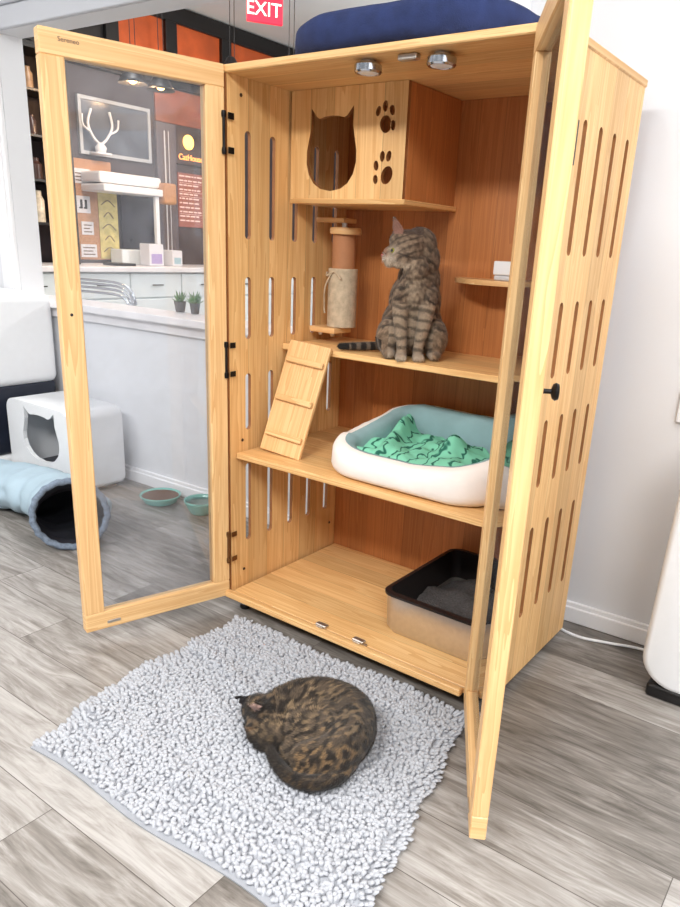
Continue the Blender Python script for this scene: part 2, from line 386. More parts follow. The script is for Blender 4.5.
# upper hideaway with cat head and paw cut-outs
hb = thing('x', (0, 0, 0), None, None); bpy.data.objects.remove(hb)
def cathead(cx, cz, s):
    P = []
    for i in range(33):   # chin arc round from right ear base to left ear base
        a = math.radians(40)-math.radians(260)*i/32
        P.append((cx+s*1.0*math.cos(a), cz-.12*s+s*1.02*math.sin(a)))
    # left ear
    P += [(cx-s*.90, cz+s*.95), (cx-s*.88, cz+s*1.42), (cx-s*.42, cz+s*1.02)]
    P += [(cx-s*.2, cz+s*1.07), (cx+s*.2, cz+s*1.07), (cx+s*.42, cz+s*1.02), (cx+s*.88, cz+s*1.42), (cx+s*.90, cz+s*.95)]
    return P
def cathead2(cx, cz):
    # measured: width .166, total height .245
    P = [(.070, .062), (.076, .03), (.083, -.005), (.083, -.04), (.075, -.072), (.058, -.098), (.035, -.114), (.0, -.121),
         (-.035, -.114), (-.058, -.098), (-.075, -.072), (-.083, -.04), (-.083, -.005), (-.076, .03), (-.070, .062), (-.070, .118),
         (-.050, .092), (-.040, .087), (-.022, .092), (0, .094), (.022, .092), (.040, .087), (.050, .092), (.070, .118)]
    return [(cx+a*1.18, cz+b) for a, b in P]
HY = .28; HX1 = .46
paw1 = [ellipse(.387, 1.604, .020, .024, .2), ellipse(.359, 1.640, .0085, .014, -.25), ellipse(.383, 1.652, .009, .015, 0), ellipse(.408, 1.640, .009, .014, .3), ellipse(.413, 1.600, .009, .014, .15)]
paw2 = [ellipse(.400, 1.466, .020, .026, -.4), ellipse(.360, 1.455, .0085, .013, .1), ellipse(.360, 1.493, .009, .014, .15), ellipse(.381, 1.518, .009, .015, 0), ellipse(.404, 1.518, .009, .015, -.2)]
holes = [cathead2(.186, 1.543)]+paw1+paw2
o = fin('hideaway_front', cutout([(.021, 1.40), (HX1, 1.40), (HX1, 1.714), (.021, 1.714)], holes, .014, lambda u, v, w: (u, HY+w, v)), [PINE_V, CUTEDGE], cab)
bm = NB(); board(bm, HX1-.014, HX1, HY+.008, D-.019, 1.40, 1.714, bev=.001); fin('hideaway_side', bm, PINE_SHADED, cab)
bm = NB(); board(bm, .021, HX1+.01, HY-.010, D-.019, 1.385, 1.40, bev=.002); fin('hideaway_floor', bm, PINE_V, cab)
# ramp
A = Vector((.162, .226, .947)); B = Vector((.143, .095, .583)); d = (A-B); Ln = d.length; zax = d.normalized(); xax = Vector((1, .05, 0)); xax = (xax-zax*xax.dot(zax)).normalized(); yax = zax.cross(xax)
MR = Matrix.Translation(B) @ Matrix((xax, yax, zax)).transposed().to_4x4()
bm = NB(); board(bm, -.086, .086, 0, .012, 0.004, Ln, bev=.002, M=MR); rp = fin('ramp', bm, PINE, cab)
for t in (.17, .49, .83):
    bm = NB(); board(bm, -.074, .080, -.013, .0, t*Ln-.010, t*Ln+.010, bev=.003, M=MR); fin('cleat', bm, PINE, rp)
# scratching post hanging on brackets from the left side
px, py = .112, .455
bm = NB(); lathe(bm, [(0, .985), (.052, .985), (.053, .99)]+[(.0505+.0022*(k % 2), .992+k*.0035) for k in range(54)]+[(.051, 1.185), (0, 1.185)], (px, py, 0), 28)
sp_ = fin('scratching_post', bm, SISAL, cab, smooth=True); tag(sp_, 'pale rope-wrapped scratching post')
bm = NB(); lathe(bm, [(0, 1.185), (.041, 1.185), (.041, 1.298), (0, 1.298)], (px, py, 0), 28); fin('post_core', bm, plain('brown_card', (176, 122, 84), .7), sp_, smooth=True, autos=.6)
bm = NB(); lathe(bm, [(0, 1.298), (.052, 1.298), (.055, 1.303), (.055, 1.315), (.052, 1.32), (0, 1.32)], (px+.005, py, 0), 28); fin('end_disc', bm, PINE, sp_, smooth=True, autos=.6)
bm = NB(); board(bm, .021, .14, py-.045, py+.03, 1.335, 1.35, bev=.002); fin('bracket', bm, PINE, sp_)
bm = NB(); board(bm, .021, .135, py-.07, py+.03, .965, .984, bev=.002); fin('bracket', bm, PINE, sp_)
bm = NB(); lathe(bm, [(0, 1.32), (.01, 1.32), (.01, 1.336), (0, 1.336)], (px, py, 0), 12); fin('bolt', bm, STEEL, sp_)
for q in (.05, .105):
    bm = NB(); lathe(bm, [(0, .952), (.005, .952), (.009, .957), (.009, .965), (0, .965)], (q, py-.04, 0), 12); fin('screw', bm, STEEL, sp_)
pts = spline([(px-.055, py-.02, 1.17), (px-.03, py-.052, 1.16), (px+.005, py-.056, 1.175), (px+.03, py-.05, 1.15)], 5)
bm = NB(); tube(bm, pts, .004, 6); tube(bm, spline([(px-.005, py-.054, 1.175), (px-.035, py-.055, 1.12), (px-.056, py-.03, 1.05), (px-.05, py-.035, 1.03)], 5), .003, 6); fin('rope_tie', bm, SISAL, sp_, smooth=True)
# round step shelf at the right
bm = NB(); b = NB()
n = 24; top = []; bot = []
for i in range(n+1):
    a = PI/2+PI*i/n; x = .69+.185*math.cos(a+PI/2); y = .5865+.15*math.sin(a+PI/2)
    top.append(b.verts.new((x, y, 1.182))); bot.append(b.verts.new((x, y, 1.167)))
b.faces.new(top); b.faces.new(bot[::-1])
for i in range(n+1): j = (i+1) % (n+1); b.faces.new((top[i], bot[i], bot[j], top[j]))
uvl = b.loops.layers.uv.active
for f in b.faces:
    for l in f.loops: l[uvl].uv = (l.vert.co.x, l.vert.co.y+l.vert.co.z)
bmesh.ops.recalc_face_normals(b, faces=b.faces); merge(bm, b); fin('round_step', bm, PINE, cab)
# puck lights, catches, screws
for x, y in ((.478, .05), (.692, .058)):
    bm = NB(); lathe(bm, [(0, 1.7145), (.020, 1.7145), (.020, 1.706), (.034, 1.706), (.036, 1.703), (.036, 1.689), (.033, 1.685), (.029, 1.685), (.028, 1.687), (0, 1.687)], (x, y, 0), 32)
    pl_ = fin('puck_light', bm, CHROME, cab, smooth=True, autos=.5); pl_['label'] = 'round chrome puck light'
    bm = NB(); lathe(bm, [(0, 1.6865), (.012, 1.6840), (.024, 1.6850), (.027, 1.6865)], (x, y, 0), 24); fin('lens', bm, WHITEP, pl_, smooth=True)
bm = NB(); board(bm, .585, .640, .022, .046, 1.700, 1.7148, bev=.003); fin('magnet_catch', bm, STEEL, cab)
for x in (.405, .555):
    bm = NB(); board(bm, x, x+.042, -.006, .014, .0765, .086, bev=.002); board(bm, x+.008, x+.034, -.012, -.004, .0765, .083, bev=.001)
    fin('magnet_catch', bm, STEEL, cab)
bm = NB(); lathe(bm, [(0, .0765), (.006, .0765), (.006, .079), (0, .080)], (.605, .0, 0), 12); fin('peg', bm, STEEL, cab)
for y, z in ((.05, 1.665), (.055, .14), (.545, .18), (.05, .62)):
    bm = NB(); lathe(bm, [(0, 0), (.0055, 0), (.005, .0015), (0, .002)], (.020, y, z), 12, M=Matrix.Rotation(PI/2, 4, 'Y')); fin('screw_head', bm, SCREWM, cab)
# doors
def door(pivot, ang, wd, z0, z1, left):
    """local frame: x along the door from the hinge, y = 0 inner face (thickness away from it), z up"""
    th = .036; sw = .060; rl = .060
    M = Matrix.Translation((pivot[0], pivot[1], 0)) @ Matrix.Rotation(ang, 4, 'Z')
    s = -1 if left else 1            # thickness direction
    y0, y1 = (min(0, s*th), max(0, s*th))
    bm = NB()
    board(bm, 0, sw, y0, y1, z0+rl, z1-rl, bev=.0025, M=M); board(bm, wd-sw, wd, y0, y1, z0+rl, z1-rl, bev=.0025, M=M)
    board(bm, 0, wd, y0, y1, z0, z0+rl, bev=.0025, M=M); board(bm, 0, wd, y0, y1, z1-rl, z1, bev=.0025, M=M)
    ob = fin('door', bm, PINE_D, cab)
    ym = s*th*.5
    bm = NB(); board(bm, sw-.005, wd-sw+.005, ym-.0015, ym+.0015, z0+rl-.005, z1-rl+.005, bev=0, M=M); fin('glazing', bm, ACR, ob)
    return ob, M, s, th
tl = 1.3147; aL = math.atan2(-math.sin(tl), -math.cos(tl))
aL = math.atan2(-.482, -.141)
dl, ML, sL, th = door((.012, -.008), aL, .504, .056, 1.735, True)
aR = math.atan2(-.8682, .4961)
dr, MRt, sR, th = door((.962, -.010), aR, .532, .050, 1.727, False)
def knob(M, x, s, z, par, both=False):
    for side in ((0, -s), (th*s, s)):
        if side[0] == 0 and not both: continue
        bm = NB(); R = Matrix.Rotation(-PI/2*side[1], 4, 'X')
        lathe(bm, [(0, 0), (.007, 0), (.0045, .004), (.0045, .016), (.013, .019), (.016, .024), (.014, .029), (0, .031)], (0, 0, 0), 20, M=None)
        bmesh.ops.transform(bm, matrix=M @ Matrix.Translation((x, side[0], z)) @ R, verts=bm.verts)
        fin('knob', bm, BLKM, par, smooth=True, autos=.8)
knob(ML, .475, sL, 1.043, dl); knob(MRt, .510, sR, 1.035, dr)
bm = NB(); lathe(bm, [(0, 0), (.0045, 0), (.004, .001), (0, .0012)], (0, 0, 0), 12); bmesh.ops.transform(bm, matrix=ML @ Matrix.Translation((.475, .0, 1.043)) @ Matrix.Rotation(-PI/2, 4, 'X'), verts=bm.verts); fin('knob_screw', bm, BLACK, dl)
bm = NB(); board(bm, .395, .438, 0, .003, .073, .083, bev=.001, M=ML); fin('strike_plate', bm, STEEL, dl)
bm = NB(); board(bm, .440, .482, -.003, 0, .073, .083, bev=.001, M=MRt); fin('strike_plate', bm, STEEL, dr)
# hinges: black barrel with leaf
for z in (1.50, .838, .186):
    bm = NB(); tube(bm, [(.014, -.014, z), (.014, -.014, z+.114)], .0045, 10)
    for q in (z+.008, z+.106): lathe(bm, [(0, -.009), (.0065, -.009), (.0075, 0), (.0065, .009), (0, .009)], (.014, -.014, q), 12)
    board(bm, .0202, .0222, -.004, .020, z+.002, z+.020, bev=.0005); board(bm, .0202, .0222, -.004, .020, z+.094, z+.112, bev=.0005)
    fin('hinge', bm, BRASS if z < .5 else BLKM, dl, smooth=True, autos=.6)
for z in (1.505, .84, .19):
    bm = NB(); board(bm, W+.0004, W+.004, .030, .062, z, z+.118, bev=.002); tube(bm, [(W+.004, .046, z-.002), (W+.004, .046, z+.12)], .005, 10)
    fin('hinge', bm, BLKM, cab)
bm = NB(); board(bm, W+.0004, W+.004, .126, .146, 1.468, 1.566, bev=.0015); fin('latch_bar', bm, BLKM, cab)
# faint wordmark on the left door
bm = text_bm('Sereneo', .016, ML @ Matrix.Translation((.432, .0006, 1.713)) @ Matrix.Rotation(PI/2, 4, 'X') @ Matrix.Rotation(PI, 4, 'Y'), .0008)
fin('wordmark', bm, INK, dl)
bm = NB(); lathe(bm, [(0, 0), (.003, 0), (.0025, .002), (0, .003)], (0, 0, 0), 10); bmesh.ops.transform(bm, matrix=Matrix.Translation((.0165, .322, 1.352)) @ Matrix.Rotation(PI/2, 4, 'Y'), verts=bm.verts)
bm.free()
# white cup on the round step
cp = thing('food_cup', (.707, .52, 1.1825), 'small square white plastic cup standing on the half-round step on the back wall', 'cup')
bm = NB(); board(bm, .672, .742, .49, .55, 1.1985, 1.240, bev=.004, seg=2); fin('cup_body', bm, WHITEP, cp)
bm = NB(); board(bm, .675, .739, .493, .547, 1.1825, 1.1975, bev=.004, seg=2); fin('cup_base', bm, plain('pale_grey_plastic', (205, 208, 214), .4), cp)
# ---------------------------------------------------------------- litter tray
def rrect(x0, x1, y0, y1, r, n=6):
    P = []
    for cx, cy, a0 in ((x1-r, y1-r, 0), (x0+r, y1-r, PI/2), (x0+r, y0+r, PI), (x1-r, y0+r, 1.5*PI)):
        for i in range(n+1): a = a0+PI/2*i/n; P.append((cx+r*math.cos(a), cy+r*math.sin(a)))
    return P
def loft(dst, loops, cap0=False, cap1=False, mi=0):
    R = [[dst.verts.new(p) for p in lp] for lp in loops]; n = len(R[0])
    for A, B in zip(R, R[1:]):
        for i in range(n): f = dst.faces.new((A[i], A[(i+1) % n], B[(i+1) % n], B[i])); f.material_index = mi
    if cap0: dst.faces.new(R[0][::-1]).material_index = mi
    if cap1: dst.faces.new(R[-1]).material_index = mi
tr = thing('litter_tray', (.76, .34, .077), 'steel litter tray with a black rim on the cabinet floor', 'litter tray')
def rl_(x0, x1, y0, y1, r, z): return [(a, b, z) for a, b in rrect(x0, x1, y0, y1, r)]
bm = NB(); loft(bm, [rl_(.606, .935, .125, .565, .03, .0775), rl_(.592, .943, .112, .572, .035, .10), rl_(.585, .946, .107, .577, .04, .219), rl_(.589, .942, .111, .573, .038, .219), rl_(.606, .93, .13, .56, .03, .083)], True, True)
bmesh.ops.recalc_face_normals(bm, faces=bm.faces); fin('tray', bm, STEEL, tr, smooth=True, autos=.8)
bm = NB(); loft(bm, [rl_(.582, .950, .097, .582, .045, .216), rl_(.582, .950, .097, .582, .045, .223), rl_(.596, .936, .119, .566, .035, .224), rl_(.600, .933, .123, .562, .033, .17), rl_(.606, .93, .13, .556, .03, .12), rl_(.5885, .9425, .1105, .5735, .038, .216)])
bmesh.ops.recalc_face_normals(bm, faces=bm.faces); rim = fin('rim', bm, LINER, tr, smooth=True, autos=.8); rim['label'] = 'black plastic rim'
bm = NB(); g = 34; V = {}
for i in range(g+1):
    for j in range(g+1):
        x = .606+.322*i/g; y = .130+.425*j/g
        z = .125+.03*noise.noise(Vector((x*9, y*9, 1)))+.008*noise.noise(Vector((x*60, y*60, 3)))+.02*math.exp(-((x-.8)**2+(y-.3)**2)/.01)
        V[i, j] = bm.verts.new((x, y, z))
for i in range(g):
    for j in range(g): bm.faces.new((V[i, j], V[i+1, j], V[i+1, j+1], V[i, j+1]))
tag(fin('litter', bm, LITTER, tr, smooth=True), kind='stuff')
# ---------------------------------------------------------------- cat bed (mid shelf)
bed = thing('cat_bed', (.68, .28, .582), 'cream bolster cat bed with pale teal lining on the middle shelf', 'cat bed')
def ringpath(x0, x1, y0, y1, r, n): return rrect(x0, x1, y0, y1, r, n)
BX0, BX1, BY0, BY1 = .335, .950, .026, .560
path = rrect(BX0+.05, BX1-.05, BY0+.05, BY1-.05, .10, 9)
# resample the path evenly
def resample(P, n):
    P = [Vector(p) for p in P]; L = [0]
    for i in range(len(P)): L.append(L[-1]+(P[(i+1) % len(P)]-P[i]).length)
    T = L[-1]; out = []
    for k in range(n):
        s = T*k/n; i = max(j for j in range(len(P)) if L[j] <= s+1e-9)
        q = (s-L[i])/max(1e-9, L[i+1]-L[i]); out.append(P[i].lerp(P[(i+1) % len(P)], q))
    return out
def bolster(path2, hfun, wfun, seed, z0, ns=20):
    n = len(path2); rings = []
    for k in range(n):
        p = path2[k]; t = (path2[(k+1) % n]-path2[k-1]).normalized(); o = Vector((t.y, -t.x)); h = hfun(p); w = wfun(p)
        rg = []
        for j in range(ns):
            a = 2*PI*j/ns; ca, sa = math.cos(a), math.sin(a)
            q = .75
            u = w*math.copysign(abs(ca)**q, ca); v = h/2*math.copysign(abs(sa)**q, sa)
            wob = 1+.07*noise.noise(Vector((p.x*9, p.y*9, a*1.1+seed)))+.03*noise.noise(Vector((p.x*30, p.y*30, a*2+seed)))
            rg.append(Vector((p.x+o.x*u*wob, p.y+o.y*u*wob, z0+h/2+v*(wob if sa > 0 else 1))))
        rings.append(rg)
    return rings
p2 = resample(path, 96)
def bh(p):
    fy = (p.y-BY0)/(BY1-BY0); fx = (p.x-BX0)/(BX1-BX0)
    h = .086+.088*fy
    if fy < .25: h += .045*(max(0, fx-.55)/.45)**1.2+.02*max(0, .3-fx)/.3-.008
    return h
R = bolster(p2, bh, lambda p: .042, 3, .5825)
outer = NB(); inner = NB(); ns = 20
for dst, js in ((outer, [15, 16, 17, 18, 19, 0, 1, 2, 3, 4]), (inner, [5, 6, 7, 8, 9, 10, 11, 12, 13, 14])):
    vv = {}
    for k in range(96):
        for j in js+[(js[-1]+1) % ns]: vv[k, j] = dst.verts.new(R[k][j])
    for k in range(96):
        for j in js:
            j2 = (j+1) % ns; k2 = (k+1) % 96; dst.faces.new((vv[k, j], vv[k2, j], vv[k2, j2], vv[k, j2]))
    bmesh.ops.recalc_face_normals(dst, faces=dst.faces)
fin('bolster', outer, WCOTTON, bed, smooth=True)
# cushion floor
g = 30; V = {}
for i in range(g+1):
    for j in range(g+1):
        x = BX0+.055+(BX1-BX0-.11)*i/g; y = BY0+.055+(BY1-BY0-.11)*j/g
        V[i, j] = inner.verts.new((x, y, .612+.012*noise.noise(Vector((x*8, y*8, 0)))+.018*math.exp(-((x-.62)**2+(y-.3)**2)/.02)))
for i in range(g):
    for j in range(g): inner.faces.new((V[i, j], V[i+1, j], V[i+1, j+1], V[i, j+1]))
lin_ = fin('lining', inner, TEALF, bed, smooth=True); lin_['label'] = 'pale teal lining'
# crumpled blanket
bl = NB(); uvl = bl.loops.layers.uv.active; gx, gy = 70, 60; V = {}
def bheight(x, y):
    z = .655+.020*noise.noise(Vector((x*14, y*14, 4)))+.005*noise.noise(Vector((x*36, y*30, 8)))
    z += .065*math.exp(-(((x-.690)/.035)**2+((y-.300)/.07)**2))        # right peak
    z += .058*math.exp(-(((x+.30*(y-.2)-.505)/.022)**2))*max(0, min(1, (y-.10)/.28))  # left ridge
    z += .014*math.exp(-(((x-.60)/.03)**2+((y-.24)/.03)**2))
    return z
for i in range(gx+1):
    for j in range(gy+1):
        u = i/gx; v = j/gy
        x = .385+.42*u-.10*v*(1-u)*1.0+.02*noise.noise(Vector((u*4, v*4, 2))); y = .095+.35*v+.03*noise.noise(Vector((u*5, v*5, 7)))
        y += .03*math.sin(u*5)
        x += .05*v
        z = bheight(x, y)
        e = min(u, 1-u, v, 1-v)
        if e < .06: z -= (.06-e)*.35
        z = max(z, .640)
        V[i, j] = bl.verts.new((x, y, z))
for i in range(gx):
    for j in range(gy):
        f = bl.faces.new((V[i, j], V[i+1, j], V[i+1, j+1], V[i, j+1]))
        for l, (a, b) in zip(f.loops, ((i, j), (i+1, j), (i+1, j+1), (i, j+1))): l[uvl].uv = (a/gx, b/gy)
bk = fin('blanket', bl, GREENC, smooth=True, loc=(.6, .28, .64)); tag(bk, 'crumpled green patterned blanket lying in the teal lined cat bed', 'blanket')
sm = bk.modifiers.new('s', 'SOLIDIFY'); sm.thickness = .005; sm.offset = 1
# ---------------------------------------------------------------- navy bed on the roof
nb = thing('plush_pet_bed', (.55, .30, 1.736), 'navy blue plush pet bed with white fleece inside, on the cabinet roof', 'pet bed')
path = resample(rrect(.195, .775, .080, .535, .18, 10), 96)
R = bolster(path, lambda p: .105+.016*noise.noise(Vector((p.x*5, p.y*5, 1))), lambda p: .072, 11, 1.7365)
o1 = NB(); i1 = NB()
for dst, js in ((o1, [15, 16, 17, 18, 19, 0, 1, 2, 3]), (i1, [4, 5, 6, 7, 8, 9, 10, 11, 12, 13, 14])):
    vv = {}
    for k in range(96):
        for j in js+[(js[-1]+1) % ns]: vv[k, j] = dst.verts.new(R[k][j])
    for k in range(96):
        for j in js:
            j2 = (j+1) % ns; k2 = (k+1) % 96; dst.faces.new((vv[k, j], vv[k2, j], vv[k2, j2], vv[k, j2]))
    bmesh.ops.recalc_face_normals(dst, faces=dst.faces)
c = [i1.verts.new((a, b, 1.760)) for a, b in rrect(.23, .74, .12, .50, .15, 6)]; i1.faces.new(c)
fin('bolster', o1, NAVYP, nb, smooth=True); q = fin('lining', i1, WFLEECE, nb, smooth=True); q['label'] = 'white fleece lining'
# ---------------------------------------------------------------- shaggy rug
rug = thing('shag_rug', (.60, -.44, 0), 'light grey chenille shag rug spread on the floor before the cabinet', 'rug')
CA, CB, CC, CD = Vector((.078, -.052)), Vector((.160, -.868)), Vector((1.165, -.835)), Vector((.985, -.022))
def rugp(u, v):   # u: left-right, v: back-front
    p = (CA.lerp(CD, u)).lerp(CB.lerp(CC, u), v)
    p = p.copy(); e = min(1, 4*min(u, 1)) 
    p.x += .020*math.sin(v*7.5+.4)*(1-u)**2+.006*math.sin(v*23); p.y += .008*math.sin(u*11)
    return p
def rugz(u, v):
    z = 0
    for (a, b, c, w, h) in ((-.30, 1, .27, .030, .016), (.10, 1, .22, .022, .008), (-.05, 1, .78, .03, .012)):
        d = v+a*u-c; z += h*math.exp(-(d/w)**2)*max(0, min(1, 1.3-1.4*u if a < 0 and c < .5 else 1))
    return z
bm = NB(); g = 60; V = {}
for i in range(g+1):
    for j in range(g+1):
        p = rugp(i/g, j/g); z = .005+rugz(i/g, j/g); V[i, j, 1] = bm.verts.new((p.x, p.y, z)); V[i, j, 0] = bm.verts.new((p.x, p.y, .001 if i in (0, g) or j in (0, g) else z-.003))
for i in range(g):
    for j in range(g):
        bm.faces.new((V[i, j, 1], V[i+1, j, 1], V[i+1, j+1, 1], V[i, j+1, 1]))
for i in range(g):
    for j0 in (0, g): bm.faces.new((V[i, j0, 0], V[i+1, j0, 0], V[i+1, j0, 1], V[i, j0, 1])); bm.faces.new((V[j0, i, 0], V[j0, i+1, 0], V[j0, i+1, 1], V[j0, i, 1]))
bmesh.ops.recalc_face_normals(bm, faces=bm.faces)
RUGB = plain('rug_backing', (150, 153, 160), .95, var=.05); RUGP = plain('grey_chenille', (176, 179, 186), .95, var=.05, nscale=60, bump=.5, bscale=500)
fin('backing', bm, RUGB, rug)
verts = []; faces = []; rnd = random.Random(3); base = wloc(rug); SG = 6
NU, NV = 88, 74
for i in range(NU):
    for j in range(NV):
        u = (i+.5+rnd.uniform(-.38, .38))/NU; v = (j+.5+rnd.uniform(-.38, .38))/NV
        if v > .985: continue
        p = rugp(u, v); z0 = .004+rugz(u, v)
        ex = (u-.5)*.010/.5 if (u < .04 or u > .96) else 0; ey = .008 if v < .03 else 0
        lean = Vector((rnd.uniform(-.006, .006)+ex, rnd.uniform(-.006, .006)+ey, 0)); h = rnd.uniform(.009, .014); r = rnd.uniform(.0058, .0074)
        k0 = len(verts); b0 = Vector((p.x, p.y, z0))-base; a0 = rnd.uniform(0, 1)
        for q, (rr, hh) in enumerate(((.8, 0), (1.0, .5), (.92, .8), (.55, 1.0))):
            for s in range(SG):
                a = a0+2*PI*s/SG
                verts.append((b0.x+lean.x*hh+r*rr*math.cos(a), b0.y+lean.y*hh+r*rr*math.sin(a), b0.z+h*hh))
        for q in range(3):
            for s in range(SG): faces.append((k0+q*SG+s, k0+q*SG+(s+1) % SG, k0+(q+1)*SG+(s+1) % SG, k0+(q+1)*SG+s))
        faces.append(tuple(k0+3*SG+s for s in range(SG)))
me = bpy.data.meshes.new('pile'); me.from_pydata(verts, [], faces); me.materials.append(RUGP)
for p in me.polygons: p.use_smooth = True
po = bpy.data.objects.new('pile', me); COL.objects.link(po); po.parent = rug; tag(po, kind='stuff')
# ---------------------------------------------------------------- cats
def blob(parts, voxel=.0035, smooth_it=4):
    """union of ellipsoids / capsule chains -> one smooth skin (world coordinates)"""
    b = bmesh.new()
    for p in parts:
        if p[0] == 'e':
            _, c, r, rot = (p+(None,))[:4]
            M = Matrix.Translation(c) @ (rot if rot is not None else Matrix.Identity(4)) @ Matrix.Diagonal((r[0], r[1], r[2], 1))
            bmesh.ops.create_icosphere(b, subdivisions=3, radius=1, matrix=M)
        elif p[0] == 'c':
            pts = spline(p[1], 6); rs = p[2]; n = len(pts); m = len(rs)-1
            for i, q in enumerate(pts):
                t = i/(n-1)*m; k = min(int(t), m-1); r = rs[k]+(rs[k+1]-rs[k])*(t-k)
                bmesh.ops.create_icosphere(b, subdivisions=2, radius=1, matrix=Matrix.Translation(q) @ Matrix.Diagonal((r, r, r, 1)))
        elif p[0] == 'ear':   # base centre, tip, width vector, thickness vector
            _, bc, tip, wv, tv = p
            bc, tip, wv, tv = map(Vector, (bc, tip, wv, tv)); rings = []
            for k in range(6):
                t = k/5*.96; c = bc.lerp(tip, t); w = (1-t)**.8
                ring = []
                for s in range(10):
                    a = 2*PI*s/10; bend = tv*(1.4*abs(math.cos(a))**2*w)
                    ring.append(b.verts.new(c+wv*(math.cos(a)*w)+tv*(math.sin(a)*.6)+bend))
                rings.append(ring)
            for A, B in zip(rings, rings[1:]):
                for s in range(10): b.faces.new((A[s], A[(s+1) % 10], B[(s+1) % 10], B[s]))
            b.faces.new(rings[0][::-1]); b.faces.new(rings[-1])
    bmesh.ops.recalc_face_normals(b, faces=b.faces)
    me = bpy.data.meshes.new('b'); b.to_mesh(me); b.free()
    o = bpy.data.objects.new('b', me); COL.objects.link(o)
    m = o.modifiers.new('r', 'REMESH'); m.mode = 'VOXEL'; m.voxel_size = voxel
    m2 = o.modifiers.new('s', 'SMOOTH'); m2.iterations = smooth_it; m2.factor = .5
    bpy.context.view_layer.update()
    out = bpy.data.meshes.new_from_object(o.evaluated_get(bpy.context.evaluated_depsgraph_get()))
    bpy.data.objects.remove(o); bpy.data.meshes.remove(me)
    return out
def furry(name, me, colf, flow, parent, nh, hl=.009, hw=.0008, seed=1, bald=None):
    """skin mesh + fine fur blades merged into the one body mesh, coloured per vertex"""
    base = wloc(parent); rnd = random.Random(seed)
    verts = [Vector(v.co) for v in me.vertices]; nrm = [Vector(v.normal) for v in me.vertices]
    faces = [tuple(p.vertices) for p in me.polygons]
    cols = [colf(v, n, 0) for v, n in zip(verts, nrm)]
    areas = [p.area for p in me.polygons]; tot = sum(areas)
    nf = len(faces)
    V = [tuple(v-base) for v in verts]; F = list(faces); C = [tuple(x*TONE[0] for x in c)+(1,) for c in cols]
    for fi in range(nf):
        k = nh*areas[fi]/tot; k = int(k)+(1 if rnd.random() < k-int(k) else 0)
        for _ in range(k):
            f = faces[fi]; w = [rnd.random() for _ in f]; s = sum(w)
            p = sum((verts[a]*x for a, x in zip(f, w)), Vector())/s; n = sum((nrm[a]*x for a, x in zip(f, w)), Vector()).normalized()
            if bald and bald(p): continue
            d = flow(p, n); d = (d-n*d.dot(n)); 
            if d.length < 1e-5: d = Vector((0, 0, -1))
            d.normalize(); j = Vector((rnd.uniform(-1, 1), rnd.uniform(-1, 1), rnd.uniform(-1, 1)))*.35
            dr_ = (d*.9+n*.42+j).normalized(); sd = dr_.cross(n).normalized() if dr_.cross(n).length > 1e-4 else Vector((1, 0, 0))
            L_ = hl*rnd.uniform(.6, 1.2); q = colf(p, n, 1); br = rnd.choice((rnd.uniform(.4, .8), rnd.uniform(.8, 1.25), rnd.uniform(1.1, 1.75))); q = tuple(min(1, c*br*TONE[0]) for c in q)+(1,)
            k0 = len(V); V += [tuple(p-n*.0008-sd*hw-base), tuple(p-n*.0008+sd*hw-base), tuple(p+dr_*L_-base)]; F.append((k0, k0+1, k0+2)); C += [q, q, q]
    m = bpy.data.meshes.new(name); m.from_pydata(V, [], F)
    at_ = m.color_attributes.new('Col', 'FLOAT_COLOR', 'POINT')
    at_.data.foreach_set('color', [x for c in C for x in c])
    m.materials.append(FUR)
    for i, p in enumerate(m.polygons): p.use_smooth = i < nf
    o = bpy.data.objects.new(name, m); COL.objects.link(o); o.parent = parent
    return o
FUR = vcol_mat('cat_fur'); TONE = [.80]
def mixc(a, b, t): t = max(0, min(1, t)); return tuple(x+(y-x)*t for x, y in zip(a, b))
def ss(a, b, x): t = max(0, min(1, (x-a)/(b-a))); return t*t*(3-2*t)
L3 = lambda *c: lin(*c)[:3]
